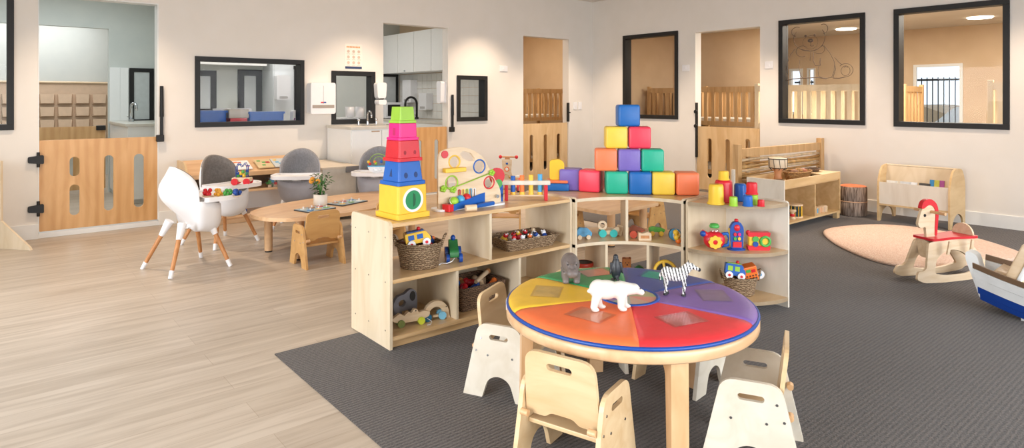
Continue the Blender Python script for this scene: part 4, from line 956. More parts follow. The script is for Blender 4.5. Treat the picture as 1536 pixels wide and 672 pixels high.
# cups on end shelf
def cup(label, x, y, z, r, h, mat, hexa=True, flip=False):
    t = thing('stacking_beaker', label, 'beaker', (x, y, z), random.uniform(0, 60), 'round stacking beakers')
    mb = MB(); n = 24; vs = []; fs = []
    prof = [(r*1.0, 0), (r*1.0, h*.1), (r*.93, h*.13), (r*.90, h*.9), (r*.80, h), (.001, h)]
    for rr, zz in prof:
        for i in range(n): a = 2*math.pi*i/n; k_ = 1+.045*math.cos(8*a) if rr > .01 else 1; vs.append((rr*k_*math.cos(a), rr*k_*math.sin(a), zz))
    for j in range(len(prof)-1):
        for i in range(n): fs.append((j*n+i, j*n+(i+1) % n, (j+1)*n+(i+1) % n, (j+1)*n+i))
    mb.add(vs, fs, True); mb.build('cup', mat, t)
    mb = MB(); mb.lathe([(r*1.0, h*.0), (r*1.06, 0), (r*1.06, h*.1), (r*1.0, h*.1)], 24, close=True); mb.build('rim', mat, t)
cup('large yellow beaker upside down at the front left of the end shelf', 3.735, 2.40, Z0, .054, .13, M['yellow'])
cup('large red beaker behind the yellow one', 3.865, 2.425, Z0, .060, .145, M['red'])
cup('small yellow beaker on top of the large red beaker', 3.865, 2.425, Z0+.1465, .036, .06, M['yellow'])
cup('tall blue beaker standing between red and green beakers', 3.985, 2.375, Z0, .042, .115, M['blue'])
cup('small lime green beaker at the front edge', 3.755, 2.285, Z0, .027, .06, M['lime'])
cup('lime green beaker carrying a red one', 3.91, 2.245, Z0, .042, .065, M['lime'])
cup('red beaker on top of the green one', 3.91, 2.245, Z0+.0665, .038, .078, M['red'])
cup('blue beaker in front of the green one', 3.825, 2.225, Z0, .032, .068, M['blue'])
cup('smallest red beaker at the right of the end shelf', 3.882, 2.165, Z0, .023, .042, M['red'])
# ------------------------------------------------------------ oval table + square table
def table_top(name, outline, z, th, mat, t): mb = MB(); mb.prism(outline, th, T=TR(0, 0, z-th)); return mb.build(name, mat, t, bevel=.006)
TZ = .385
t = thing('oval_table', 'long beech table with rounded ends near the high chairs', 'table', (2.74, 5.87, 0), 13)
n = 18; Lh, Wh = .92, .475
def sup(a, e=.62): c, s = math.cos(R(a)), math.sin(R(a)); return (Lh*math.copysign(abs(c)**e, c), Wh*math.copysign(abs(s)**e, s))
table_top('tabletop', [sup(a, .8) for a in range(0, 360, 6)], TZ, .032, M['beech'], t)
for x, y in ((-.67, -.245), (-.67, .235), (.67, -.24), (.67, .24)):
    mb = MB(); mb.cone((x, y, .012), (x, y, TZ-.032), .035, .038, 24); lg = mb.build('leg', M['beechleg'], t)
    mb = MB(); mb.cone((x, y, 0), (x, y, .012), .032, .034, 20); mb.build('foot_cap', M['dark'], lg)
SZ = .37
t = thing('square_table', 'square cornered beech table behind the curved shelf', 'table', (4.39, 3.93, 0), 3)
table_top('tabletop', rrect(0, .82, 0, 1.15, .05), SZ, .032, M['beech'], t)
for x, y in ((.22, .14), (.70, .12), (.12, 1.03), (.70, 1.03)): mb = MB(); mb.cone((x, y, .012), (x, y, SZ-.032), .036, .04, 24); lg = mb.build('leg', M['beechleg'], t); mb = MB(); mb.cone((x, y, 0), (x, y, .012), .034, .036, 20); mb.build('foot_cap', M['dark'], lg)

# ------------------------------------------------------------ high chairs
def make_high(label, loc, az, fab, shell, tray=True, strap=True):
    t = thing('high_chair', label, 'high chair', (loc[0], loc[1], 0), az)
    def surf(k, off=0, s0=0.0, s1=1.0, grow=0, bulge=.12, front=True, ns=14, nf=48):
        Cc = Vector((-.01, 0, .635)); B = Vector((.02, 0, .335+off))
        vs = []; fs = []
        for j in range(ns+1):
            s = s0+(s1-s0)*j/ns
            for i in range(nf):
                ph = 2*math.pi*i/nf; c, sn = math.cos(ph), math.sin(ph)     # c=1 at the back top
                wv_ = .215*(1-.10*c) * (1 if c < 0 else 1)
                if c > 0: rim = Vector((.0-.12*c**1.5, sn*wv_*(1-.12*c*c), .565+.28*c**.48))
                else: rim = Vector((.0+.25*(-c)**.8, sn*wv_, .565-.06*(-c)**1.3))
                Rv = (rim-Cc)*k; f = math.sin(s*math.pi/2)**.62; g = math.cos(s*math.pi/2)**.72 if s < 1 else 0
                p = Cc + Rv*f + (B-Cc)*g*(1-.0*f)
                if c > 0: p.x -= bulge*math.sin(s**1.6*math.pi)*c
                if grow and s > .85: p.z += grow*(s-.85)/.15
                vs.append(p)
        for j in range(ns):
            for i in range(nf): fs.append((j*nf+i, j*nf+(i+1) % nf, (j+1)*nf+(i+1) % nf, (j+1)*nf+i))
        fs.append([i for i in range(nf)][::-1])
        return vs, fs
    vs, fs = surf(1.0); mb = MB(); mb.add(vs, fs, True); sh = mb.build('shell', shell, t, solid=.012)
    vs, fs = surf(.94, .035, .12, 1.0, .014, .10); mb = MB(); mb.add(vs, fs, True); mb.build('seat_cushion', fab, t, solid=.022)
    mb = MB(); mb.prism(slot(0, 0, .05, .022, 5), .012, T=TR(-.180, 0, .735) @ RZ(-90) @ RX(-25) @ TR(0, .006, 0) @ VERT_XZ); mb.build('grip_hole', plain('9FA4A8', .5, 'recess_grey'), sh)
    for sx in (-1, 1):
        for sy in (-1, 1):
            a = Vector((.02+sx*.115, sy*.115, .37)); b = Vector((.0+sx*.245, sy*.245, 0)); p = lambda f: a+(b-a)*f
            mb = MB(); mb.cone(p(.02), p(.26), .034, .021, 18); mb.cone(p(.24), p(.86), .0185, .0155, 16); lg = mb.mat(1) and mb
            o = MB(); o.cone(p(.24), p(.86), .0185, .0155, 16); lo = o.build('leg', M['hcleg'], t)
            o = MB(); o.cone(p(-.05), p(.27), .036, .0215, 18); o.build('leg_socket', M['white'], lo)
            o = MB(); o.cone(p(.85), p(1.0), .018, .0165, 16); o.build('foot_cap', M['white'], lo)
    # tray
    mb = MB(); out = rounded([(.03, -.24), (.24, -.265), (.36, -.20), (.38, 0), (.36, .20), (.24, .265), (.03, .24), (.07, 0)], [.05, .09, .1, .1, .1, .09, .05, .12], 6)
    mb.prism(out, .022, T=TR(0, 0, .555)); tr_ = mb.build('tray', M['white'], t, bevel=.006)
    c0 = (.2, 0); mb = MB(); k = len(out); inn = [(c0[0]+(p[0]-c0[0])*.93, c0[1]+(p[1]-c0[1])*.93) for p in out]
    mb.prism(out, .016, [inn], T=TR(0, 0, .576)); mb.build('tray_rim', M['white'], tr_, bevel=.003)
    mb = MB(); mb.cone((.20, 0, .555), (.16, 0, .45), .05, .035, 16); mb.box(.05, .17, -.03, .03, .44, .47, bev=.008); mb.build('tray_post', M['white'], t)
    if strap:
        mb = MB()
        for s in (-1, 1): mb.tube([(.10, s*.06, .46), (.19, s*.09, .40), (.24, s*.03, .36), (.20, -s*.03, .40), (.12, 0, .44)], .009, 6)
        mb.ball((.22, 0, .39), (.022, .03, .018), 10); mb.build('harness', M['white'], t)
    return t
gshell = plain('A9A7AD', .4, 'grey_shell')
make_high('white high chair with its back to the camera, closest of the high chairs', (1.32, 5.82), 13, M['greyfab2'], M['white'], strap=False)
make_high('grey padded high chair with bead toy on its tray, facing right', (1.80, 6.62), -68, M['greyfab2'], M['white'])
make_high('grey high chair facing the camera behind the flower pot', (2.70, 6.90), -122, M['grey'], gshell)
make_high('high chair half hidden behind the stacking tower, bead arch on tray', (3.50, 6.62), -128, M['grey'], gshell)
# toys on the trays
def ztoy(name, label, cat, loc, rz=0, group=None): return thing(name, label, cat, loc, rz, group)
def fruit_row():
    cl = [('red', .0), ('orange', .085), ('green', .165), ('dblue', .245)]
    for c, d in cl:
        t = thing('bead_cluster_toy', {'red': 'red', 'orange': 'yellow orange', 'green': 'green', 'dblue': 'dark blue'}[c] + ' cluster of round beads on the nearest high chair tray', 'bead toy', (1.475+.0+d*.78, 5.80-d*.62, .5785), 0, 'bead clusters on the white high chair tray')
        mb = MB()
        for q in range(9): mb.ball((random.uniform(-.032, .032), random.uniform(-.03, .03), .017+.016*(q % 3)), .0165, 10)
        mb.build('beads', M[c] if c != 'orange' else plain('E5A733', .35, 'amber_bead'), t)
        mb = MB(); mb.box(-.035, .035, -.03, .03, 0, .006, bev=.002); mb.build('stand', M['toywood'], t)
fruit_row()
t = thing('bead_maze_cart', 'wooden cart with blue wire bead arch and red wheels on a high chair tray', 'bead maze', (1.93, 6.37, .5785), -35)
mb = MB(); mb.box(-.085, .085, -.04, .04, .03, .07, bev=.006); mb.build('base', M['toywood'], t)
for x in (-.055, .055):
    for y in (-.048, .048): mb = MB(); mb.cone((x, y-.008, .032), (x, y+.008, .032), .032, .032, 18); mb.build('wheel', M['red'], t)
mb = MB()
for y in (-.02, .02): mb.tube([(-.05, y, .07), (-.05, y, .17), (-.03, y, .21), (.0, y, .17), (.03, y, .21), (.05, y, .17), (.05, y, .07)], .0045, 6)
mb.build('wire_arch', M['dblue'], t)
mb = MB()
for q in range(8): mb.mat(q % 3).ball((-.04+.027*(q % 4), random.uniform(-.02, .02), .085+.02*(q // 3)), .017, 10)
mb.build('beads', [M['green'], M['dblue'], M['yellow']], t)
t = thing('bead_arch_toy', 'suction bead arch toy with small mirror on the rear high chair tray', 'bead toy', (3.40, 6.42, .5785), -38)
mb = MB(); mb.prism(rounded([(-.12, .07), (.12, .07), (.09, .02), (.03, 0), (-.03, 0), (-.09, .02)], .02), .05, T=TR(0, .025, 0) @ VERT_XZ); mb.build('base', M['white'], t)
mb = MB(); mb.box(-.12, .12, -.03, .03, .07, .08, bev=.003); mb.build('blue_deck', M['lblue'], t)
mb = MB(); mb.tube([(-.10, 0, .08)]+[(.10*math.cos(R(180-a)), 0, .12+.09*math.sin(R(a))) for a in range(0, 181, 15)]+[(.10, 0, .08)], .003, 6); mb.tube([(.06*math.cos(R(180-a)), .01, .11+.07*math.sin(R(a))) for a in range(0, 181, 15)], .003, 6); mb.build('wire_arch', M['lime'], t)
mb = MB()
for q, (x, z_) in enumerate(((-.11, .12), (-.095, .10), (-.04, .12), (-.03, .105), (.03, .125), (.10, .115))): mb.mat(q % 5).ball((x, 0, z_), .017, 10)
mb.build('beads', [M['yellow'], M['red'], M['orange'], M['lime'], M['blue']], t)
mb = MB(); mb.prism(circ(0, .04, .045, 20, ry=.022), .004, T=TR(0, -.026, 0) @ VERT_XZ); mb.build('mirror', M['chrome'], t)
# pot plant and puzzles on the oval table
t = thing('potted_plant', 'small leafy plant with orange flowers in a white pot on the oval table', 'potted plant', (2.50, 5.88, TZ))
mb = MB(); mb.lathe([(.001, 0), (.058, 0), (.064, .01), (.064, .105), (.058, .105), (.056, .09), (.001, .09)], 32); mb.build('pot', plain('EDE8E0', .35, 'white_ceramic'), t)
mb = MB(); mb.lathe([(.001, .093), (.056, .093)], 20); mb.build('soil', plain('3B2A20', .9, 'soil'), t)
mb = MB(); random.seed(5); lf = MB()
for k in range(90):
    az = random.uniform(0, 360); h = random.uniform(.10, .30); r_ = random.uniform(.01, .10)*min(1, .4+(h-.08)*4)
    c = Vector((r_*math.cos(R(az)), r_*math.sin(R(az)), h)); L2 = random.uniform(.035, .055); T = Matrix.Translation(c) @ RZ(az+random.uniform(-40, 40)) @ RY(random.uniform(-30, 50))
    lf.mat(k % 2).add([(0, 0, 0), (L2*.4, L2*.32, .004), (L2, 0, -.006), (L2*.4, -L2*.32, .004), (L2*.45, 0, -.003)], [(0, 4, 1), (1, 4, 2), (2, 4, 3), (3, 4, 0)], True, T)
lf.build('foliage', [plain('2F5A2A', .45, 'leaf_green', var=.3), plain('48753A', .45, 'leaf_green_light', var=.3)], t)
for k in range(7): a = k*50; mb.tube([(0, 0, .09), (.02*math.cos(R(a)), .02*math.sin(R(a)), .18), (.05*math.cos(R(a)), .05*math.sin(R(a)), .26)], .003, 5)
mb.build('stems', M['green'], t)
for q, (x, y, z_) in enumerate(((-.10, -.02, .24), (-.075, .02, .25), (-.05, -.05, .235))):
    mb = MB()
    for k in range(8): a = k*45; mb.ball((x+.014*math.cos(R(a)), y-.01, z_+.014*math.sin(R(a))), (.012, .005, .012), 8)
    mb.ball((x, y-.014, z_), .007, 8); mb.build('flower', plain('F2A93B', .5, 'marigold'), t)
def board_puzzle(label, x, y, rz, seed, z=TZ, w=.30, d=.22):
    random.seed(seed); t = thing('peg_puzzle', label, 'puzzle', (x, y, z), rz, None)
    mb = MB(); mb.box(-w/2, w/2, -d/2, d/2, 0, .010, bev=.002); mb.build('board', plain('33363C', .5, 'puzzle_edge'), t)
    mb = MB(); mb.box(-w/2+.006, w/2-.006, -d/2+.006, d/2-.006, .010, .0115); mb.build('picture', plain('9FB7C4', .4, 'puzzle_sky', var=.4), t)
    for k in range(6):
        cx, cy = -w/2+.06+(k % 3)*(w-.12)/2, -d/2+.06+(k//3)*(d-.12); mb = MB(); mb.prism([(cx+.034*math.cos(R(a))*random.uniform(.7, 1.1), cy+.03*math.sin(R(a))*random.uniform(.7, 1.1)) for a in range(0, 360, 36)], .005, T=TR(0, 0, .0115))
        pc = mb.build('puzzle_piece', [plain('C9574A', .4), plain('5E8FC0', .4), plain('D9B25A', .4), plain('7FA86A', .4), plain('E0DDD4', .4), plain('B5835A', .4)][(k+seed) % 6], t)
        mb = MB(); mb.cone((cx, cy, .016), (cx, cy, .034), .006, .008, 10); mb.build('knob', M['white'], pc)
board_puzzle('animal peg puzzle left on the oval table in front of the plant', 2.36, 5.67, 15, 1)
board_puzzle('second peg puzzle on the oval table nearer the stacking tower', 2.75, 5.83, 20, 2, w=.34)

# ------------------------------------------------------------ display shelf on back wall
t = thing('display_shelf', 'low wooden display shelf with sloping top against the back wall', 'shelf', (1.70, 7.50, 0)); LD = 1.26
for x in (0, LD-.02):
    mb = MB(); mb.prism(rounded([(0, 0), (.44, 0), (.44, .71), (.13, .71), (.0, .59)], [.005, .005, .02, .05, .06]), .02, T=TR(x, 0, 0) @ VERT_YZ); mb.build('side_panel', M['chairply'], t, bevel=.002)
mb = MB(); mb.add([(.02, .02, .545), (LD-.02, .02, .545), (LD-.02, .43, .70), (.02, .43, .70), (.02, .02, .53), (LD-.02, .02, .53), (LD-.02, .43, .685), (.02, .43, .685)], [(0, 1, 2, 3), (7, 6, 5, 4), (0, 4, 5, 1), (2, 6, 7, 3)]); mb.build('sloping_top', M['beech'], t)
mb = MB(); mb.box(.02, LD-.02, 0.005, .02, .525, .575, bev=.003); mb.build('lip', M['beech'], t)
for z_ in (.345, .065): mb = MB(); mb.box(.02, LD-.02, .01, .43, z_, z_+.025, bev=.002); mb.build('board', M['beech'], t)
mb = MB(); mb.box(.02, LD-.02, .42, .43, .37, .54); mb.build('upper_back', plain('6F5540', .6, 'shelf_back_brown'), t)
mb = MB(); mb.box(.02, LD-.02, .42, .43, .09, .345); mb.build('lower_back', M['laminate'], t)
mb = MB(); mb.box(.02, LD-.02, .04, .055, 0, .065); mb.build('kickboard', M['beech'], t)
def slope_book(label, x, w, c1, c2):
    a = math.degrees(math.atan2(.155, .41)); t = thing('picture_book', label, 'book', (1.70+x, 7.60, .552+.08*.378+.006), 0, None); t.rotation_euler = (R(a), 0, 0)
    mb = MB(); mb.box(-w/2, w/2, 0, .22, 0, .012, bev=.002); mb.build('cover', c1, t)
    mb = MB(); random.seed(int(x*100))
    for k in range(5): px, py = random.uniform(-w*.35, w*.35), random.uniform(.04, .18); mb.mat(k % 2).box(px-.02, px+.02, py-.015, py+.015, .012, .0132)
    mb.build('cover_picture', c2, t)
slope_book('white board book with orange and blue pictures at the left of the display shelf', .62, .20, M['white'], [M['orange'], M['blue']])
slope_book('open pale picture book on the middle of the display shelf', .88, .18, plain('D8C49A', .5, 'cream_cover'), [M['green'], M['red']])
slope_book('open picture book touching the first, right of middle of the display shelf', 1.07, .18, plain('C9D2D6', .5, 'sky_cover'), [M['lblue'], M['yellow']])
slope_book('small white book half hidden by the grey high chair', 1.185, .08, M['white'], [M['orange'], M['green']])
for x, w, lb in ((.93, .12, 'clear box of mixed blocks under the display slope'), (1.07, .13, 'second clear box of mixed blocks, right under the display slope')):
    t = thing('block_box', lb, 'toy box', (1.70+x, 7.56, .3705)); mb = MB(); random.seed(int(x*50))
    for k in range(16): px, py, pz = random.uniform(-w/2+.015, w/2-.015), random.uniform(-.03, .05), .016+.026*(k//5); mb.mat(k % 4).box(px-.013, px+.013, py-.013, py+.013, pz-.013, pz+.013)
    mb.build('blocks', [M['toywood'], M['green'], M['red'], M['lblue']], t)
    mb = MB(); mb.box(-w/2-.004, w/2+.004, -.052, .062, 0, .11); mb.build('clear_case', M['clearvinyl'], t)
for x, c, lb in ((.50, 'red', 'red toy car low in the display shelf'), (.60, 'dblue', 'blue toy car low in the display shelf')):
    t = thing('toy_car', lb, 'toy car', (1.70+x, 7.60, .0905)); mb = MB(); mb.prism(rounded([(-.05, .015), (.05, .015), (.05, .04), (.025, .065), (-.03, .065), (-.05, .04)], .008), .05, T=TR(0, .025, 0) @ VERT_XZ); mb.build('body', M[c], t)
    for sx in (-.03, .03):
        for sy in (-.026, .026): mb = MB(); mb.cone((sx, sy-.005, .015), (sx, sy+.005, .015), .015, .015, 12); mb.build('wheel', M['dark'], t)

# ------------------------------------------------------------ wooden baby walker near the back wall
t = thing('baby_walker', 'wooden push walker with red wheels standing on the floor by the back wall', 'baby walker', (5.90, 7.20, 0), -50)
mb = MB(); mb.prism(rounded([(-.13, .12), (.13, .12), (.10, .25), (.06, .33), (.075, .52), (-.075, .52), (-.06, .33), (-.10, .25)], [.02, .02, .04, .1, .02, .02, .1, .04], 6), .02, [circ(0, .38, .026, 20), circ(0, .46, .018, 18)], T=TR(-.02, 0, 0) @ VERT_XZ); mb.build('panel', M['toywood'], t, bevel=.002)
mb = MB(); mb.cone((-.115, 0, .555), (.115, 0, .555), .011, .011, 12); mb.box(-.05, .02, -.018, .0, .50, .56); mb.build('handle', M['hcleg'], t)
for s in (-1, 1): mb = MB(); mb.ball((s*.118, 0, .555), .026, 14); mb.build('handle_knob', M['red'], t)
mb = MB(); mb.tube([(p[0]-.02, -.024, p[1]) for p in circ(0, .38, .030, 22)], .007, 8, closed=True); mb.build('orange_ring', M['orange'], t)
mb = MB(); mb.ball((-.02, -.012, .46), .017, 12); mb.build('blue_ball', M['blue'], t)
mb = MB(); mb.tube([(-.06, -.03, .27), (-.04, -.04, .31), (0, -.04, .30), (.03, -.04, .26), (.06, -.03, .24)], .003, 6); mb.ball((.03, -.04, .265), .016, 10); mb.build('bead_wire', plain('B98A2D', .4, 'brass_bead'), t)
mb = MB(); mb.box(-.12, .12, 0, .34, .09, .115, bev=.003); mb.box(-.12, .12, .32, .34, .09, .22, bev=.003); mb.build('wagon_base', M['toywood'], t)
for s in (-1, 1):
    for y in (.03, .31):
        mb = MB(); mb.tube([(s*.145, y+.07*math.cos(R(a)), .085+.07*math.sin(R(a))) for a in range(0, 360, 20)], .015, 8, closed=True); w_ = mb.build('wheel', M['red'], t)
        mb = MB(); mb.cone((s*.135, y, .085), (s*.152, y, .085), .06, .06, 20); mb.build('wheel_disc', M['toywood'], w_)
    mb = MB(); mb.tube([(s*.13, .02, .10)]+[(s*.13, .17-.15*math.cos(R(a)), .12+.10*math.sin(R(a))) for a in range(10, 171, 20)]+[(s*.13, .32, .10)], .014, 8); mb.build('red_arch', M['red'], t)
t = thing('floor_basket', 'dark low storage tray on the floor beside the walker', 'tray', (5.62, 6.85, 0), -40); mb = MB(); mb.prism(rrect(-.16, .16, -.11, .11, .03), .02); mb.prism(rrect(-.17, .17, -.12, .12, .03), .10, [rrect(-.155, .155, -.105, .105, .03)], T=TR(0, 0, .01)); mb.build('tray_body', M['dark'], t)

# ------------------------------------------------------------ bamboo screen and bench unit
t = thing('bamboo_screen', 'timber framed bamboo screen standing square to the right wall', 'screen', (6.50, 3.93, .006)); SL = 1.90; t.rotation_euler = (0, 0, R(-2.5))
for x in (-.0, SL-.07): mb = MB(); mb.box(x, x+.075, -.035, .035, 0, .885, bev=.003); mb.build('post', M['screenwood'], t)
mb = MB(); mb.box(.075, SL-.07, -.02, .02, .735, .83, bev=.003); mb.build('top_rail', M['screenwood'], t)
random.seed(11)
for k in range(18):
    z_ = .05+.038*k; mb = MB(); pts = [(.07+(SL-.14)*i/8, random.uniform(-.008, .008), z_+random.uniform(-.008, .008)) for i in range(9)]; mb.tube(pts, random.uniform(.013, .021), 8); mb.build('bamboo_cane', [plain('C79F63', .5, 'cane_light', var=.3), plain('B08448', .5, 'cane_brown', var=.3), plain('D9C09A', .5, 'cane_pale', var=.3)][k % 3], t)
t2 = thing('stake', 'thin pale timber stake leaning at the left end of the bamboo screen', 'stake', (6.36, 3.86, .006)); mb = MB(); mb.box(-.035, .0, -.015, .015, 0, .62, bev=.003); mb.build('board', M['birchW'], t2)
mb = MB(); 
for z_ in (.45, .56): mb.cone((-.018, -.016, z_), (-.018, -.013, z_), .004, .004, 8)
mb.build('bolt', M['chrome'], t2)
BX0, BX1, BY0, BY1 = 6.44, 7.76, 3.335, 3.76
t = thing('cubby_bench', 'low plywood bench unit with two open compartments before the bamboo screen', 'bench', (BX0, BY0, .006)); w_, d_ = BX1-BX0, BY1-BY0
mb = MB(); mb.box(0, .018, 0, d_, .05, .54, bev=.002); mb.build('end_panel', M['birchW'], t); mb = MB(); mb.box(w_-.018, w_, 0, d_, .05, .54, bev=.002); mb.build('end_panel', M['benchply'], t)
mb = MB(); mb.box(.018, w_-.018, 0, .018, .455, .54, bev=.002); mb.build('front_rail', M['benchply'], t)
mb = MB(); mb.box(.018, w_-.018, .018, d_, .44, .456); mb.build('tray_board', M['benchply'], t)
mb = MB(); mb.box(w_-.42, w_-.018, .018, d_, .525, .54, bev=.002); mb.build('top_board', M['benchply'], t)
mb = MB(); mb.box(.018, w_-.018, 0, d_, .07, .088, bev=.002); mb.build('bottom_board', M['benchply'], t)
mb = MB(); mb.box(.018, w_-.018, d_-.016, d_, .088, .54); mb.build('back_panel', M['benchply'], t)
mb = MB(); mb.box(w_*.5+.03, w_*.5+.048, .004, d_-.016, .088, .44); mb.build('divider', M['benchply'], t)
for x in (.02, w_-.09):
    for y in (.0, d_-.06): mb = MB(); mb.box(x, x+.07, y, y+.05, 0, .07, bev=.002); mb.build('foot', M['benchply'], t)
t = thing('djembe_drum', 'small hand drum with pale skin and dark cords standing on the bench unit', 'drum', (6.85, 3.62, .4625))
mb = MB(); mb.lathe([(.045, 0), (.05, .01), (.035, .09), (.04, .12), (.085, .20), (.095, .27), (.09, .27), (.001, .262)], 28); mb.build('shell', plain('C58B62', .45, 'terracotta_wood'), t)
mb = MB(); mb.lathe([(.001, .276), (.092, .276), (.098, .262), (.097, .17), (.088, .165)], 28); mb.build('skin', plain('E3D2B8', .55, 'drum_skin'), t)
mb = MB()
for a in range(0, 360, 36): mb.tube([(.1*math.cos(R(a)), .1*math.sin(R(a)), .27), (.098*math.cos(R(a+6)), .098*math.sin(R(a+6)), .18), (.07*math.cos(R(a)), .07*math.sin(R(a)), .14)], .003, 5)
for z_, r_ in ((.268, .1), (.17, .094)): mb.tube([(r_*math.cos(R(a)), r_*math.sin(R(a)), z_) for a in range(0, 360, 15)], .005, 6, closed=True)
mb.build('cord', M['dark'], t)
# leaf baskets on the bench
def flatbasket(name, label, x, y, z, rx_, ry_, h, mat, rz=0, cat='basket', open_=1.25):
    t = thing(name, label, cat, (x, y, z), rz)
    mb = MB(); n = 36; prof = [(.001, 0), (.95, 0), (1.0, .004), (1.05, h*.4), (open_, h), (open_-.05, h), (.97, h*.35), (.93, .012), (.001, .012)]
    mb.lathe([(p[0], p[1]) for p in prof], n, sx=rx_, sy=ry_); b_ = mb.build('woven_body', mat, t)
    mb = MB(); mb.tube([(rx_*open_*math.cos(R(a)), ry_*open_*math.sin(R(a)), h) for a in range(0, 360, 12)], .009, 8, closed=True); mb.build('rim', mat, t)
    return t
flatbasket('flat_basket', 'shallow brown woven basket of instruments on the bench unit', 7.18, 3.56, .4625, .18, .10, .11, M['wickerT'])
random.seed(3)
for k, (x, y, z_, lb) in enumerate(((7.10, 3.56, .50, 'brown coconut shell shaker at the left in the bench basket'), (7.22, 3.57, .51, 'woven brown shaker in the middle of the bench basket'), (7.30, 3.56, .50, 'red brown rattle at the right in the bench basket'))):
    t = thing('shaker', lb, 'shaker', (x, y, z_+.03)); mb = MB(); mb.ball((0, 0, .02), (.075, .05, .05), 16); mb.build('shell', [plain('8A5A34', .6, 'coconut', var=.4), M['wickerT'], plain('A8603A', .5, 'rattle_red', var=.3)][k], t)
    mb = MB(); mb.cone((.04, 0, .01), (.11, -.01, .02), .008, .007, 8); mb.build('handle', M['hcleg'], t)
t = flatbasket('flat_basket', 'dark woven dish at the right end of the bench unit', 7.55, 3.56, .5465, .08, .06, .03, M['wickerD'])
t = flatbasket('flat_basket', 'coiled rope dish beside the drum on the bench unit', 6.66, 3.50, .4625, .05, .05, .05, M['wickerD'])
# toys in the bench compartments
t = thing('bead_drum_toy', 'dark green round bead toy with wooden top inside the left bench compartment', 'bead toy', (6.93, 3.47, .0945)); mb = MB(); mb.cone((0, 0, .012), (0, 0, .13), .07, .07, 24); mb.build('drum', plain('1F3B3F', .5, 'dark_teal', var=.5), t)
for z_ in (0, .13): mb = MB(); mb.cone((0, 0, z_), (0, 0, z_+.014), .085, .085, 28); mb.build('disc', M['toywood'], t)
mb = MB()
for a in range(0, 360, 30): mb.cone((.075*math.cos(R(a)), .075*math.sin(R(a)), .012), (.075*math.cos(R(a)), .075*math.sin(R(a)), .13), .005, .005, 8)
mb.build('rods', M['yellow'], t)
t = thing('rattle_drum', 'small red and wooden spool rattle at the left edge of the bench compartment', 'rattle', (6.78, 3.42, .0945)); mb = MB(); mb.lathe([(.001, 0), (.035, 0), (.035, .015), (.02, .02), (.02, .07), (.04, .085), (.04, .1), (.001, .1)], 20); mb.build('spool', M['toywood'], t)
mb = MB(); mb.lathe([(.021, .03), (.027, .045), (.021, .06)], 16); mb.build('red_band', M['red'], t)
for k, (x, c, lb) in enumerate(((7.22, 'green', 'green toy block leftmost in the right bench compartment'), (7.30, 'lblue', 'pale blue toy block in the right bench compartment'), (7.38, 'orange', 'orange toy block in the right bench compartment'), (7.46, 'dblue', 'blue toy block in the right bench compartment'), (7.53, 'lime', 'lime toy block rightmost in the bench compartment'))):
    mb = MB(); mb.box(-.03, .03, -.03, .03, 0, .07, bev=.004); t = thing('toy_block', lb, 'toy block', (7.0+(x-7.0), 3.42, .0945), 10*k, 'blocks in the right bench compartment'); mb.build('block', M['toywood'], t)
    mb = MB(); mb.box(-.022, .022, -.032, -.030, .008, .062); mb.build('picture_face', M[c], t)

# ------------------------------------------------------------ stump stool, rug, book rack
t = thing('stump_stool', 'round stool printed like a sawn tree stump, standing by the wall', 'stool', (8.06, 3.32, .006))
mb = MB(); mb.lathe([(.001, 0), (.140, 0), (.152, .01), (.155, .16), (.148, .172), (.155, .184), (.153, .335), (.145, .35)], 40); mb.build('bark_cover', M['bark'], t)
mb = MB(); mb.lathe([(.147, .349), (.12, .358), (.001, .36)], 40); rt = mb
o = mb.build('sawn_top', plain('E8875A', .7, 'sawn_orange', var=.25), t)
mb = MB(); mb.lathe([(.1545+.003*math.cos(R(a)), .172+.006*math.sin(R(a))) for a in range(0, 360, 60)], 40, close=True); mb.build('cushion_seam', plain('CFA98A', .7, 'seam_tan'), t)
# rug
rp = [(6.80, 3.08), (6.35, 2.80), (6.0, 2.42), (5.86, 2.12), (5.98, 1.86), (6.34, 1.70), (6.72, 1.52), (7.08, 1.48), (7.38, 1.72), (7.62, 2.05), (7.72, 2.45), (7.60, 2.80), (7.25, 3.02)]
def smoothloop(p, n=8):
    o = []; k = len(p)
    for i in range(k):
        p0, p1, p2, p3 = [Vector(p[(i+j) % k]) for j in (-1, 0, 1, 2)]
        for j in range(n):
            u = j/n; q = .5*((2*p1)+(p2-p0)*u+(2*p0-5*p1+4*p2-p3)*u*u+(3*p1-p0-3*p2+p3)*u**3); o.append((q.x, q.y))
    return o
rc = (6.8, 2.28); out = smoothloop([(x-rc[0], y-rc[1]) for x, y in rp]); mb = MB()
rings = [(1, 0), (1.012, .008), (1.005, .02), (.97, .027), (.8, .03), (.5, .03), (.2, .03)]; vs = []; fs = []; m_ = len(out)
for s, z_ in rings: vs += [(p[0]*s, p[1]*s, z_) for p in out]
for j in range(len(rings)-1):
    for i in range(m_): fs.append((j*m_+i, j*m_+(i+1) % m_, (j+1)*m_+(i+1) % m_, (j+1)*m_+i))
fs.append([(len(rings)-1)*m_+i for i in range(m_)]); mb.add(vs, fs, True)
tag(mb.build('shaggy_rug', M['rug'], None, loc=(rc[0], rc[1], .006)), 'pink shaggy rounded rug on the dark carpet in front of the book rack', 'rug')
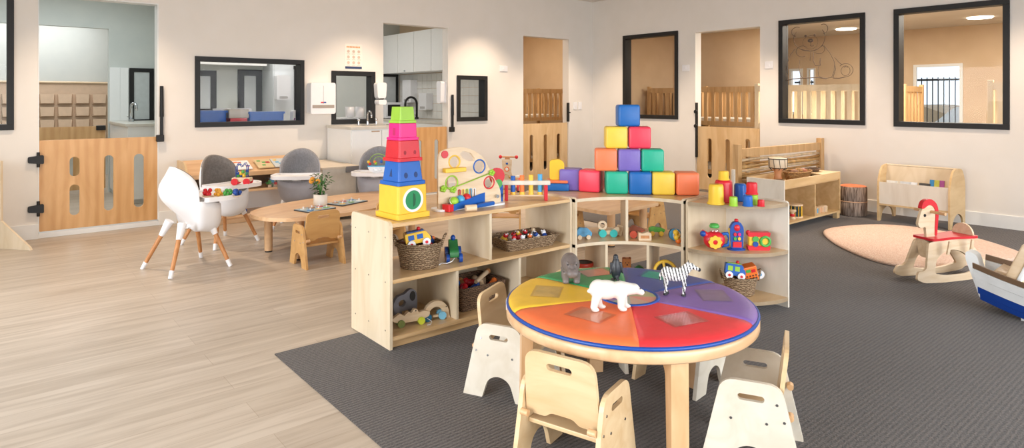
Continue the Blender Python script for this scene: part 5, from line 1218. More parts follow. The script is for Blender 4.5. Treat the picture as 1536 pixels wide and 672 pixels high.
# book rack
t = thing('book_rack', 'birch book rack with rounded ends and sloping pockets against the right wall', 'book rack', (7.90, 2.27, .006))
RLn = .72; dpt = .50
prof = rounded([(0, 0), (.06, 0), (.10, .10), (.25, .16), (.40, .10), (.44, 0), (dpt, 0), (dpt, .48), (.40, .62), (.25, .640), (.10, .62), (0, .46)], [.004, .004, .05, .09, .05, .004, .004, .12, .06, .08, .06, .12], 6)
for y in (0, RLn-.02):
    mb = MB(); mb.prism(prof, .02, T=TR(0, y+.02, 0) @ VERT_XZ); mb.build('end_panel', M['benchply'], t, bevel=.002)
mb = MB(); mb.add([(-.0+.012, .02, .20), (.012, RLn-.02, .20), (.012, RLn-.02, .445), (.012, .02, .445), (.027, .02, .20), (.027, RLn-.02, .20), (.027, RLn-.02, .445), (.027, .02, .445)], [(0, 3, 2, 1), (4, 5, 6, 7), (3, 7, 6, 2), (0, 1, 5, 4)]); mb.build('front_pocket', M['birchW'], t)
mb = MB(); mb.add([(.14, .02, .20), (.14, RLn-.02, .20), (.24, RLn-.02, .62), (.24, .02, .62), (.155, .02, .20), (.155, RLn-.02, .20), (.255, RLn-.02, .62), (.255, .02, .62)], [(0, 3, 2, 1), (4, 5, 6, 7), (3, 7, 6, 2), (0, 1, 5, 4)]); mb.build('sloping_back', M['birch'], t)
mb = MB(); mb.box(.012, .24, .02, RLn-.02, .18, .20); mb.build('bottom_board', M['benchply'], t)
mb = MB(); mb.cone((.25, .02, .627), (.25, RLn-.02, .627), .012, .012, 12); mb.build('top_rail', M['birch'], t)
random.seed(9)
bk = [('white paper book', 'E8E6DF'), ('cream picture book', 'DDD3BF'), ('pale grey book', 'D5D6D6'), ('white thin book', 'EFEFEF'), ('dark small book', '4A4540'), ('blue patterned book', '3A8FC8'), ('yellow patterned book', 'C8C24E'), ('purple pink patterned book', 'B0529A')]
pos = ['leftmost in the book rack', 'second in the book rack', 'third in the book rack', 'at the middle left of the book rack', 'left of the bright books in the book rack', 'leaning in the right half of the book rack', 'between the bright books in the book rack', 'rightmost in the book rack']
ys = [.60, .53, .46, .40, .27, .20, .155, .11]
for k, ((nm, hx), ps, y) in enumerate(zip(bk, pos, ys)):
    tt = thing('picture_book', '%s %s' % (nm, ps), 'book', (7.90+.055+.006*(k % 2), 2.27+y, .2075), 0, 'books in the book rack'); tt.rotation_euler = (0, R(10), R(0))
    h = .265 if k < 5 else .31; mb = MB(); mb.box(0, .008, -.055 if k < 5 else -.025, .055 if k < 5 else .025, 0, h, bev=.001); mb.build('cover', plain(hx, .5, var=.35), tt)
    mb = MB(); mb.box(.008, .016, -.05 if k < 5 else -.022, .05 if k < 5 else .022, .003, h-.004); mb.build('pages', M['white'], tt)

# ------------------------------------------------------------ rocking horse
t = thing('rocking_horse', 'wooden rocking horse with red seat and red mane on the carpet', 'rocking horse', (5.80, 1.71, .006), 158)
# local +X = forward
def rocker(s):
    y = s*.15
    out = rounded([(.40, .035), (.385, .085), (.33, .10), (.29, .075), (.20, .05), (.02, .035), (-.18, .05), (-.28, .085), (-.345, .06), (-.33, .02), (-.2, .0), (0, -.0), (.2, .0), (.33, .012)], [.02, .02, .02, .03, .05, .05, .05, .03, .02, .02, .05, .05, .05, .02], 4)
    return out
for s in (-1, 1):
    T = TR(0, s*.15+.01, 0) @ VERT_XZ
    out = rounded([(.40, .04), (.375, .10), (.325, .095), (.29, .115), (.235, .30), (.07, .32), (-.12, .32), (-.17, .30), (-.34, .10), (-.36, .05), (-.31, .012), (-.15, .0), (.15, .0), (.33, .01)], [.02, .025, .02, .03, .02, .0, .0, .02, .03, .02, .03, .05, .05, .03], 4)
    hole = rounded([(.215, .07), (.19, .17), (.08, .235), (-.05, .235), (-.16, .17), (-.245, .075), (-.1, .05), (.1, .05)], [.02, .06, .07, .07, .06, .02, .06, .06], 4)
    mb = MB(); mb.prism(out, .018, [hole], T=TR(0, s*.105+.009, 0) @ RX(s*9) @ VERT_XZ); mb.build('rocker', M['toywood'], t, bevel=.002)
mb = MB(); mb.prism(rounded([(.22, -.095), (.22, .095), (.0, .075), (-.24, .11), (-.24, -.11), (.0, -.075)], [.03, .03, .08, .04, .04, .08], 5), .018, T=TR(0, 0, .31)); mb.build('seat', M['red'], t, bevel=.004)
mb = MB(); mb.prism(rounded([(-.21, .0), (-.25, .0), (-.29, .10), (-.27, .13), (-.24, .13)], .01), .018, T=VERT_XZ)
mb = MB(); mb.prism([(.085*math.cos(R(a)), .085*math.sin(R(a))) for a in range(0, 181, 15)], .016, T=TR(-.21, 0, .328) @ RZ(90) @ TR(0, 0, 0) @ VERT_XZ); mb.build('seat_back', M['toywood'], t, bevel=.002)
head = rounded([(.07, -.10), (.05, .10), (.035, .22), (.06, .29), (.13, .325), (.20, .29), (.235, .20), (.255, .13), (.215, .09), (.165, .115), (.155, .0), (.17, -.10)], [.01, .05, .06, .06, .06, .05, .03, .03, .03, .03, .04, .01], 5)
mb = MB(); mb.prism(head, .022, T=TR(.05, .011, .315) @ Matrix.Diagonal((.9, 1, .84, 1)) @ VERT_XZ); hd = mb.build('head', M['toywood'], t, bevel=.003)
mane = rounded([(.045, .02), (.035, .13), (.022, .23), (.045, .32), (.12, .37), (.20, .345), (.222, .28), (.195, .275), (.13, .315), (.07, .285), (.055, .22), (.065, .10), (.065, .02)], [.01, .05, .06, .07, .07, .03, .02, .02, .05, .05, .05, .03, .01], 5)
mb = MB(); mb.prism(mane, .034, T=TR(.05, .017, .315) @ Matrix.Diagonal((.9, 1, .84, 1)) @ VERT_XZ); mb.build('mane', M['red'], hd, bevel=.004)
for s in (-1, 1): mb = MB(); mb.ball((.21, s*.013, .495), (.012, .006, .012), 12); mb.build('eye', M['black'], hd)
mb = MB(); mb.cone((.145, -.13, .52), (.145, .13, .52), .012, .012, 14); mb.build('handlebar', M['beechleg'], t)
mb = MB(); mb.prism(rounded([(-.07, .09), (.05, .05), (.04, -.07), (-.04, -.07)], .03), .016, T=TR(.19, 0, .24) @ RZ(90) @ VERT_XZ); mb.build('front_brace', M['toywood'], t)
for s in (-1, 1):
    mb = MB(); mb.box(-.012, .012, 0, .012, -.10, .0, T=TR(.10, s*.125, .31) @ RY(-15)); mb.build('strut', M['toywood'], t); mb = MB(); mb.box(-.012, .012, 0, .012, -.10, .0, T=TR(-.13, s*.125, .31) @ RY(-10)); mb.build('strut', M['toywood'], t)

# ------------------------------------------------------------ boat rocker at the right edge
t = thing('boat_rocker', 'white and blue wooden boat rocker with brown top plank at the right edge', 'boat rocker', (5.20, .72, .006), -88)
# local: +X runs from the left stem towards the camera side; left stem at x=-.62
LB = 1.30
def hull(x0, x1, z0a, z1a, z0b, z1b, yoff, name, mat, th=.014):
    for s in (-1, 1):
        mb = MB(); vs = []; fs = []; n = 14
        for i in range(n+1):
            u = i/n; x = x0+(x1-x0)*u; bow = math.sin(math.pi*(.12+.76*u)); y = s*(.06+.17*bow); zz0 = z0a+(z0b-z0a)*u; zz1 = z1a+(z1b-z1a)*u; sag = -.09*math.sin(math.pi*u)
            for (dy, z_) in ((0, zz0), (0, zz1), (-s*th, zz1), (-s*th, zz0)): vs.append((x, y+dy+s*yoff*(z_-.1), z_+sag))
        for i in range(n):
            for k in range(4): a = i*4+k; b_ = i*4+(k+1) % 4; fs.append((a, b_, b_+4, a+4))
        fs.append((0, 3, 2, 1)); fs.append((n*4, n*4+1, n*4+2, n*4+3)); mb.add(vs, fs); mb.build(name, mat, t)
bw = plain('EDEFEE', .4, 'boat_white'); bn = plain('7A6048', .5, 'boat_brown'); bl = plain('123F96', .4, 'boat_blue')
hull(-.60, .62, .285, .32, .285, .32, .25, 'brown_plank', bn)
hull(-.60, .62, .225, .282, .225, .282, .25, 'white_plank', bw); hull(-.59, .61, .165, .222, .165, .222, .25, 'white_plank', bw)
hull(-.58, .60, .115, .162, .115, .162, .25, 'blue_plank', bl); hull(-.57, .59, .075, .112, .075, .112, .25, 'blue_plank', bl)
mb = MB(); vs = []; fs = []
for i in range(15): u = i/14; x = -.56+1.14*u; bow = math.sin(math.pi*(.12+.76*u)); y = (.045+.155*bow); sg = -.09*math.sin(math.pi*u); vs += [(x, -y, .08+sg), (x, y, .08+sg)]
for i in range(14): fs.append((2*i, 2*i+1, 2*i+3, 2*i+2))
mb.add(vs, fs); mb.build('bottom', bw, t, solid=.012)
for s in (-1, 1):
    mb = MB(); mb.prism(rounded([(-.02, .06), (.035, .06), (-.04, .35), (-.10, .37), (-.105, .32)] if s < 0 else [(.02, .06), (-.035, .06), (.04, .35), (.10, .37), (.105, .32)], .022), .10, T=TR(s*.565, .05, 0) @ VERT_XZ); mb.build('stem', bw, t, bevel=.006)
mb = MB(); vs = []; fs = []
for i in range(15): u = i/14; x = -.5+1.0*u; z_ = .27-.10*math.sin(math.pi*u); vs += [(x, -.16, z_), (x, .16, z_)]
for i in range(14): fs.append((2*i, 2*i+1, 2*i+3, 2*i+2))
mb.add(vs, fs, True); mb.build('seat', M['toywood'], t, solid=.014)
mb = MB(); mb.box(-.03, .03, -.15, .15, 0, .30, T=TR(-.43, 0, .19) @ RY(22), bev=.01); mb.build('backrest', M['toywood'], t)
mb = MB(); mb.box(-.012, .012, -.16, .16, 0, .34, T=TR(-.385, 0, .19) @ RY(22), bev=.006); mb.build('back_board', bw, t)
mb = MB(); mb.cone((-.12, -.23, .40), (-.12, .23, .40), .012, .012, 12); mb.box(-.13, -.11, -.01, .01, .18, .40); mb.build('crossbar', M['toywood'], t)
for x in (-.33, .33): mb = MB(); mb.box(x-.02, x+.02, -.16, .16, 0, .07, bev=.004); mb.build('rocker_foot', bw, t)

# ------------------------------------------------------------ partition at far left
t = thing('partition_board', 'upright plywood partition board with triangular foot at the left edge', 'partition', (.15, 7.66, 0), -50)
mb = MB(); mb.box(-.9, .012, -.012, .012, 0, .82, bev=.003); mb.build('board', M['birch'], t)
mb = MB(); mb.prism(rounded([(0, 0), (.33, 0), (.31, .03), (0, .26)], .004), .022, T=TR(.012, .011, 0) @ VERT_XZ); mb.build('triangular_foot', M['birch'], t, bevel=.002)
# ------------------------------------------------------------ baskets and toys on the shelves
ZM = .3915; ZLo = .0745
def woven(label, x, y, z, rx_, ry_, h, mat, rz=0, handles=True, name='wicker_basket', cat='basket', taper=.8):
    t = thing(name, label, cat, (x, y, z), rz)
    mb = MB(); prof = [(.001, 0), (taper, 0), (taper+.03, .006)] + [(taper+(1-taper)*i/6, h*i/6) for i in range(1, 7)] + [(.95, h), (.95-(1-taper)*.9, h*.2), (taper-.06, .012), (.001, .012)]
    mb.lathe(prof, 40, sx=rx_, sy=ry_); mb.build('woven_body', mat, t)
    mb = MB()
    for q in range(2): mb.tube([(rx_*(.99)*math.cos(R(a)), ry_*.99*math.sin(R(a)), h+.004*math.sin(R(a*6+q*180))) for a in range(0, 360, 8)], .006, 6, closed=True)
    mb.build('rim', mat, t)
    if handles:
        for s in (-1, 1):
            mb = MB(); mb.tube([(s*rx_*.97, -.03, h-.02), (s*(rx_+.01), -.028, h+.03), (s*(rx_+.022), 0, h+.05), (s*(rx_+.01), .028, h+.03), (s*rx_*.97, .03, h-.02)], .007, 8); mb.build('handle', mat, t)
    return t
def trayb(label, x, y, z, w, d, h, mat, rz=0, flare=.02):
    t = thing('wicker_tray', label, 'basket', (x, y, z), rz)
    mb = MB(); n = 5
    o1 = rrect(-w/2+flare, w/2-flare, -d/2+flare, d/2-flare, .02, n); o2 = rrect(-w/2, w/2, -d/2, d/2, .025, n); i2 = rrect(-w/2+.012, w/2-.012, -d/2+.012, d/2-.012, .02, n); i1 = rrect(-w/2+flare+.012, w/2-flare-.012, -d/2+flare+.012, d/2-flare-.012, .015, n)
    m_ = len(o1); vs = [(p[0], p[1], 0) for p in o1]+[(p[0], p[1], h) for p in o2]+[(p[0], p[1], h) for p in i2]+[(p[0], p[1], .012) for p in i1]; fs = []
    for j in range(3):
        for i in range(m_): fs.append((j*m_+i, j*m_+(i+1) % m_, (j+1)*m_+(i+1) % m_, (j+1)*m_+i))
    fs.append([3*m_+i for i in range(m_)]); fs.append(list(range(m_))[::-1]); mb.add(vs, fs); mb.build('woven_body', mat, t)
    mb = MB(); mb.tube([(p[0], p[1], h+.001) for p in o2], .0065, 6, closed=True); mb.build('rim', mat, t)
    return t
def bus(name, label, x, y, z, rz, L2, W2, H2, body, win, wheel, tilt=(0, 0)):
    t = thing(name, label, 'toy vehicle', (x, y, z), rz); t.rotation_euler = (R(tilt[0]), R(tilt[1]), R(rz))
    mb = MB(); mb.prism(rounded([(-L2/2, .02), (L2/2, .02), (L2/2, H2*.55), (L2*.32, H2), (-L2/2, H2)], .012), W2, T=TR(0, W2/2, 0) @ VERT_XZ); mb.build('body', body, t, bevel=.005)
    mb = MB()
    for s in (-1, 1):
        for k in range(2): cx = -L2*.27+k*L2*.35; y0 = s*(W2/2+.001); mb.box(cx-L2*.12, cx+L2*.12, min(y0, y0-s*.002), max(y0, y0-s*.002), H2*.52, H2*.85)
    mb.box(-L2*.4, L2*.28, -W2*.3, W2*.3, H2, H2+.004); mb.build('windows', win, t)
    for sx in (-.3, .3):
        for s in (-1, 1):
            mb = MB(); mb.cone((sx*L2, s*W2/2-.006*s, .02), (sx*L2, s*(W2/2+.014), .02), .024, .024, 18); w_ = mb.build('wheel', wheel, t)
            mb = MB(); mb.cone((sx*L2, s*(W2/2+.014), .02), (sx*L2, s*(W2/2+.017), .02), .009, .009, 12); mb.build('hub', M['red'], w_)
    mb = MB(); mb.ball((L2*.1, 0, H2+.012), .012, 10); mb.build('roof_light', M['red'], t)
    return t
# upper tier, left: round basket
woven('round grey wicker basket with two handles on the upper tier of the long shelf', 2.035, 3.33, ZM, .138, .115, .145, M['wicker'], -35)
bus('toy_bus', 'yellow and blue toy bus with white wheels on top of the round basket', 2.015, 3.31, ZM+.135, -20, .15, .075, .085, M['yellow'], M['blue'], M['white'], (0, -8))
t = thing('soft_ball', 'dark blue knitted ball at the right in the round basket', 'ball', (2.115, 3.36, ZM+.135)); mb = MB(); mb.ball((0, 0, 0), .04, 16); mb.build('ball', plain('1B3C78', .8, 'navy_knit', var=.5), t); mb = MB(); mb.ball((.025, -.02, .02), .012, 8); mb.build('tuft', M['orange'], t)
t = thing('toy_block', 'red toy block wedged under the bus in the round basket', 'toy block', (2.05, 3.27, ZM+.125), 30); mb = MB(); mb.box(-.05, .04, -.02, .02, -.02, .02, bev=.006); mb.build('block', M['red'], t); mb = MB(); mb.box(-.02, .01, -.022, -.019, -.01, .01); mb.build('sticker', M['pink'], t)
t = thing('toy_truck', 'dark wooden toy truck at the left in the round basket', 'toy vehicle', (1.955, 3.36, ZM+.13), 10); mb = MB(); mb.box(-.03, .03, -.025, .025, -.01, .03, bev=.005); mb.build('cab', plain('5A3524', .5, 'dark_brown'), t); mb = MB(); mb.cone((-.02, -.03, -.01), (-.02, .03, -.01), .012, .012, 10); mb.cone((.02, -.03, -.01), (.02, .03, -.01), .012, .012, 10); mb.build('axle', M['orange'], t)
# green frog vehicle
t = thing('toy_tractor', 'green and blue wooden toy tractor with pull string on the upper tier', 'toy vehicle', (2.27, 3.31, ZM), -118)
mb = MB(); mb.prism(rounded([(-.06, .03), (.06, .03), (.055, .07), (.01, .09), (-.02, .13), (-.055, .12)], .015), .055, T=TR(0, .0275, 0) @ RZ(0) @ VERT_XZ); mb.build('body', plain('2E7D43', .4, 'tractor_green', var=.4), t, bevel=.004)
for sx, r_ in ((-.04, .04), (.045, .027)):
    for s in (-1, 1): mb = MB(); mb.cone((sx, s*.03, r_), (sx, s*.05, r_), r_, r_, 20); w_ = mb.build('wheel', M['dblue'], t); mb = MB(); mb.cone((sx, s*.05, r_), (sx, s*.053, r_), r_*.5, r_*.5, 14); mb.build('hub', M['hcleg'], w_)
mb = MB(); mb.tube([(.06, 0, .03), (.08, -.02, .015), (.09, -.05, .008), (.07, -.08, .006), (.11, -.10, .006)], .003, 6); mb.build('pull_string', M['white'], t)
mb = MB(); mb.ball((-.03, 0, .135), (.018, .016, .02), 12); mb.build('driver', M['dblue'], t)
# rectangular tray with plush figures
trayb('wide grey wicker tray of small figures on the upper tier of the long shelf', 2.87, 3.345, ZM, .43, .27, .075, M['wicker'], -6, .03)
random.seed(21)
pl = [('white', 'red'), ('red', 'white'), ('toywood', 'orange'), ('white', 'dblue'), ('dblue', 'white'), ('yellow', 'red'), ('white', 'red'), ('red', 'yellow'), ('dark', 'red'), ('white', 'toywood')]
where = ['front left', 'front centre left', 'front centre', 'front centre right', 'front right', 'back left', 'back centre left', 'back centre', 'back centre right', 'back right']
for k, (a, b_) in enumerate(pl):
    x = 2.73+.068*(k % 5); y = 3.27+.11*(k//5)
    cn = {'toywood': 'wooden', 'dblue': 'dark blue'}
    t = thing('finger_puppet', '%s puppet with %s trim, %s in the wide wicker tray' % (cn.get(a, a), cn.get(b_, b_), where[k]), 'puppet', (x, y, ZM+.016), random.uniform(0, 360), 'small figures in the wide wicker tray')
    mb = MB(); mb.ball((0, 0, .034), (.028, .020, .034), 12); mb.build('body', M[a], t)
    mb = MB(); mb.ball((.014, 0, .067), (.018, .016, .016), 12); mb.build('head', M[b_], t)
    mb = MB()
    for s in (-1, 1): mb.ball((.024, s*.010, .078), .006, 8)
    mb.build('eyes', M['white'] if a != 'white' else M['dark'], t)
# lower tier left: wooden pull animals
t = thing('pull_crocodile', 'natural wooden pull along crocodile with yellow green wheels on the bottom tier', 'pull toy', (1.945, 3.275, ZLo), -12); t.scale = (.72,)*3
mb = MB(); mb.prism(rounded([(-.15, .05), (-.10, .03), (.08, .03), (.15, .055), (.16, .085), (.11, .105), (.06, .095), (.05, .125), (.02, .13), (.0, .10), (-.03, .115), (-.06, .085), (-.10, .11), (-.16, .075)], .008), .035, T=TR(0, .0175, 0) @ VERT_XZ); mb.build('body', M['toywood'], t, bevel=.004)
mb = MB(); mb.prism(circ(.035, .115, .006, 12), .037, T=TR(0, .0185, 0) @ VERT_XZ); mb.build('eye', M['dark'], t)
for sx, c in ((-.09, 'lime'), (.08, 'yellow')):
    for s in (-1, 1): mb = MB(); mb.cone((sx, s*.02, .03), (sx, s*.036, .03), .03, .03, 20); w_ = mb.build('wheel', plain('C9D23E', .4, 'chartreuse_wheel') if c == 'yellow' else plain('7E8A4C', .4, 'olive_wheel'), t)
mb = MB(); mb.tube([(.13, -.02, .04), (.16, -.05, .02), (.14, -.08, .005), (.11, -.08, .005)], .0025, 6); mb.build('pull_string', M['white'], t)
t = thing('pull_elephant', 'natural curved wooden elephant with light blue wheels on the bottom tier', 'pull toy', (2.110, 3.265, ZLo), -12); t.scale = (.78,)*3
arcO = [(.105*math.cos(R(a)), .03+.115*math.sin(R(a))) for a in range(0, 181, 10)]; arcI = [(.062*math.cos(R(a))-.005, .03+.07*math.sin(R(a))) for a in range(180, -1, -10)]
mb = MB(); mb.prism([(.115, .0), ]+arcO+[(-.10, .02), (-.05, .012)]+arcI+[(.06, .02), (.085, .0)], .035, T=TR(0, .0175, 0) @ VERT_XZ); mb.build('body', M['toywood'], t, bevel=.004)
mb = MB(); mb.prism(circ(.08, .09, .005, 12), .037, T=TR(0, .0185, 0) @ VERT_XZ); mb.build('eye', M['dark'], t)
for sx, c in ((-.075, plain('2B6E93', .4, 'petrol_wheel')), (.045, plain('86C8E6', .4, 'sky_wheel'))):
    for s in (-1, 1): mb = MB(); mb.cone((sx, s*.02, .03), (sx, s*.036, .03), .03, .03, 20); mb.build('wheel', c, t)
mb = MB(); mb.box(-.03, .06, -.016, .016, .02, .035, bev=.003); mb.build('floor_bar', M['toywood'], t)
t = thing('pull_rhino', 'dark grey looped wooden animal standing at the back of the bottom tier', 'pull toy', (1.99, 3.42, ZLo), -5); t.scale = (.85,)*3
mb = MB(); mb.prism(rounded([(-.08, 0), (-.04, 0), (-.03, .05), (.03, .05), (.04, 0), (.08, 0), (.09, .10), (.08, .18), (.03, .20), (-.01, .165), (-.07, .16), (-.10, .10)], [.006]*6+[.03]*6), .035, [circ(-.03, .105, .028, 18, ry=.025)], T=TR(0, .0175, 0) @ VERT_XZ); mb.build('body', plain('7D7C82', .45, 'slate_wood', var=.2), t, bevel=.003)
mb = MB(); mb.prism(circ(.05, .145, .022, 18, ry=.035), .042, T=TR(0, .021, 0) @ VERT_XZ); mb.build('ear', M['dark'], t)
# lower middle: rectangular basket
trayb('brown rectangular wicker basket of toys on the bottom tier of the long shelf', 2.47, 3.40, ZLo, .36, .30, .14, M['wickerD'], 0, .008)
random.seed(4)
cols_ = [('red', 'red'), ('dblue', 'dark blue'), ('toywood', 'plain wooden'), ('orange', 'orange'), ('blue', 'bright blue'), ('hcleg', 'brown'), ('red', 'crimson'), ('toywood', 'pale')]
for k, (c, nm) in enumerate(cols_):
    x = 2.36+.075*(k % 4); y = 3.33+.12*(k//4); t = thing('wooden_toy', '%s toy piece %s in the brown rectangular basket' % (nm, ['front left', 'front centre left', 'front centre right', 'front right', 'back left', 'back centre left', 'back centre right', 'back right'][k]), 'wooden toy', (x, y, ZLo+.10), random.uniform(0, 180), 'toys in the brown rectangular basket')
    mb = MB(); mb.cone((-.03, 0, 0), (.03, 0, .01), .020, .024, 14); mb.ball((.04, 0, .02), .022, 12); mb.build('figure', M[c], t)
    mb = MB(); mb.cone((-.035, 0, 0), (-.028, 0, 0), .026, .026, 14); mb.build('end_disc', M[cols_[(k+3) % 8][0]], t)
t = thing('wooden_stick', 'long pale wooden rattle stick lying across the brown rectangular basket', 'rattle', (2.52, 3.36, ZLo+.15), 30); mb = MB(); mb.cone((-.08, 0, 0), (.12, 0, .02), .013, .016, 12); mb.build('stick', M['toywood'], t); mb = MB(); mb.cone((.10, 0, .018), (.125, 0, .0205), .018, .018, 12); mb.build('cap', M['hcleg'], t)

# curved shelf, middle tier
def rolling(label, x, y, z, rz, body_mat, wheel_mat, shape, name='wheeled_toy', hub=True, wr=.022, W2=.03, wx=(-.03, .035)):
    t = thing(name, label, 'wheeled toy', (x, y, z), rz)
    mb = MB(); mb.prism(rounded(shape, .006), W2, T=TR(0, W2/2, 0) @ VERT_XZ); mb.build('body', body_mat, t, bevel=.003)
    for sx in wx:
        for s in (-1, 1): mb = MB(); mb.cone((sx, s*W2/2, wr), (sx, s*(W2/2+.012), wr), wr, wr, 18); mb.build('wheel', wheel_mat, t)
    return t
rolling('blue speckled hedgehog toy on the curved shelf, leftmost', 3.345, 3.235, ZM-.002, -30, plain('5FA9D6', .4, 'speckled_blue', var=.7), M['toywood'], [(-.06, .02), (.06, .02), (.065, .045), (.03, .08), (-.03, .085), (-.06, .05)], 'hedgehog_toy', wr=.016)
t = rolling('wooden snail toy with teal wheels on the curved shelf', 3.535, 3.175, ZM-.002, -38, M['toywood'], M['teal'], [(-.06, .02), (.07, .02), (.09, .05), (.085, .075), (.06, .07), (.03, .05), (-.06, .045)], 'snail_toy', wr=.028, wx=(-.035, .045))
mb = MB(); mb.prism(circ(-.035, .085, .034, 24), .022, [circ(-.035, .085, .018, 20)], T=TR(0, .011, 0) @ VERT_XZ); mb.build('shell_ring', M['toywood'], t)
mb = MB(); mb.prism(rrect(-.018, .018, 0, .075, .004), .03, T=RY(12) @ VERT_XZ); o = thing('wooden_wedge', 'small pale wooden wedge right of the snail toy', 'wooden block', (3.635, 3.16, ZM+.002), -30); mb.build('block', M['toywood'], o, bevel=.002)
mb = MB(); mb.box(-.016, .016, -.001, .031, -.002, .004, bev=.001); mb.build('base', M['birchW'], o)
rolling('dark red wooden car with orange wheels right of the shelf divider', 3.682, 3.012, ZM-.002, -48, plain('8E4A30', .4, 'russet_wood', var=.4), plain('EE6A50', .4, 'coral_wheel'), [(-.06, .02), (.05, .02), (.055, .06), (.01, .08), (-.03, .095), (-.06, .07)], 'wooden_car', wr=.026)
o = thing('wooden_cradle', 'pale scooped wooden block beside the dark red car', 'wooden block', (3.665, 2.935, ZM-.002), -42); mb = MB(); mb.prism(rounded([(-.045, 0), (.045, 0), (.045, .05), (.02, .06), (-.02, .048), (-.045, .055)], .006), .05, T=TR(0, .025, 0) @ VERT_XZ); mb.build('block', M['toywood'], o, bevel=.004)
mb = MB(); mb.box(-.03, .03, -.027, -.025, .015, .035); mb.build('groove', M['hcleg'], o)
t = rolling('green crocodile toy with yellow wheels on the curved shelf', 3.85, 2.975, ZM-.002, -45, plain('5DB13F', .4, 'croc_green', var=.4), M['yellow'], [(-.055, .03), (.055, .025), (.065, .045), (.03, .06), (-.03, .066), (-.055, .055)], 'crocodile_toy', wr=.017)
t = thing('wooden_roller', 'light blue and white roller wheel toy near the right end of the curved shelf', 'roller toy', (3.815, 2.78, ZM-.002), -20)
mb = MB(); mb.cone((0, -.014, .042), (0, .014, .042), .042, .042, 26); mb.build('wheel', M['lblue'], t); mb = MB(); mb.cone((0, .015, .042), (0, .026, .042), .040, .040, 24); mb.build('dark_disc', M['dark'], t); mb = MB(); mb.cone((0, -.025, .042), (0, -.015, .042), .030, .030, 24); mb.build('white_disc', M['white'], t)
t = thing('ball_cluster_toy', 'yellow and orange ball rattle at the right end of the curved shelf', 'rattle', (3.74, 2.70, ZM-.002))
for k, (x, y, z_, c) in enumerate(((0, 0, .022, 'orange'), (.012, .014, .055, 'yellow'), (-.012, .006, .045, 'yellow'), (.02, .01, .025, 'yellow'), (-.004, .018, .078, 'yellow'))): mb = MB(); mb.ball((x, y, z_), .020, 12); mb.build('ball', M[c], t)
# lower tier of the curved shelf
t = thing('toy_drum', 'orange and red toy drum with dark skin low in the curved shelf', 'toy drum', (3.63, 3.46, ZLo)) 
t.location = (3.33, 3.24, ZLo) if False else (3.45, 3.33, ZLo)
mb = MB(); mb.cone((0, 0, 0), (0, 0, .10), .058, .066, 28); mb.build('shell', plain('E09A45', .45, 'amber_drum'), t); mb = MB(); mb.lathe([(.066, .085), (.074, .09), (.074, .11), (.066, .115)], 28, close=False); mb.build('rim', plain('B23A2A', .4, 'brick_red'), t)
mb = MB(); mb.lathe([(.001, .112), (.066, .112)], 24); mb.build('skin', plain('2E2622', .6, 'dark_skin', var=.6), t)
t = thing('bear_box', 'small orange brown bear faced box low in the curved shelf behind the penguin', 'toy box', (3.77, 3.19, ZLo), -40); mb = MB(); mb.box(-.03, .03, -.03, .03, 0, .12, bev=.006); mb.build('box', plain('C97F42', .5, 'bear_brown'), t)
mb = MB()
for s in (-1, 1): mb.ball((s*.022, -.02, .122), .010, 10)
mb.build('ears', plain('8C4A24', .5, 'ear_brown'), t)
mb = MB()
for s in (-1, 1): mb.ball((s*.012, -.031, .09), .004, 8)
mb.ball((0, -.032, .075), .006, 8); mb.build('face', M['dark'], t)
t = thing('green_shell_toy', 'dark green dome toy low in the curved shelf', 'toy', (3.78, 3.08, ZLo)); mb = MB(); mb.ball((0, 0, .04), (.05, .04, .045), 16); mb.build('dome', plain('2E6B3C', .4, 'bottle_green'), t); mb = MB(); mb.ball((.045, -.03, .03), .018, 10); mb.build('head', M['green'], t)
t = thing('toy_steering_wheel', 'yellow toy steering wheel with red centre leaning low in the curved shelf', 'toy steering wheel', (3.73, 2.80, ZLo+.01), -48); Tt = TR(0, .02, .085) @ RX(-18)
mb = MB(); mb.tube([Tt @ Vector((.075*math.cos(R(a)), 0, .075*math.sin(R(a)))) for a in range(0, 360, 12)], .012, 10, closed=True); mb.build('rim', M['yellow'], t)
mb = MB(); mb.cone(Tt @ Vector((0, .012, 0)), Tt @ Vector((0, -.015, 0)), .025, .02, 18); mb.build('centre', M['red'], t)
mb = MB()
for a in (100, 215, 325): mb.cone(Tt @ Vector((.02*math.cos(R(a)), 0, .02*math.sin(R(a)))), Tt @ Vector((.07*math.cos(R(a)), 0, .07*math.sin(R(a)))), .009, .011, 10)
mb.build('spokes', M['yellow'], t)
mb = MB(); mb.cone(Tt @ Vector((0, .02, 0)), Tt @ Vector((0, .03, 0)), .062, .062, 22); mb.box(-.05, .05, 0.02, .06, -.01, .02); mb.build('base', M['dark'], t)

# end shelf, middle tier
t = thing('toy_teapot_phone', 'round red toy with yellow dial, blue handle and green capped top', 'activity toy', (3.80, 2.455, ZM-.002), -42)
mb = MB(); mb.ball((0, 0, .062), (.072, .045, .060), 20); mb.cone((-.05, 0, .09), (-.085, 0, .115), .022, .018, 12); mb.build('body', M['red'], t)
mb = MB(); mb.prism([(.042*(1+.08*math.cos(8*R(a)))*math.cos(R(a)), .042*(1+.08*math.cos(8*R(a)))*math.sin(R(a))) for a in range(0, 360, 8)], .014, [circ(0, 0, .016, 16)], T=TR(-.005, -.036, .055) @ VERT_XZ); mb.build('yellow_dial', M['yellow'], t)
mb = MB(); mb.tube([(.05, 0, .10), (.085, 0, .105), (.105, 0, .07), (.09, 0, .03), (.05, 0, .02)], .012, 10); mb.build('handle', M['blue'], t)
mb = MB(); mb.lathe([(.032, .11), (.034, .12), (.026, .15), (.001, .15)], 18); mb.build('window_collar', M['clearvinyl'], t); mb = MB(); mb.lathe([(.03, .145), (.034, .155), (.026, .170), (.001, .174)], 18); mb.build('cap', M['green'], t)
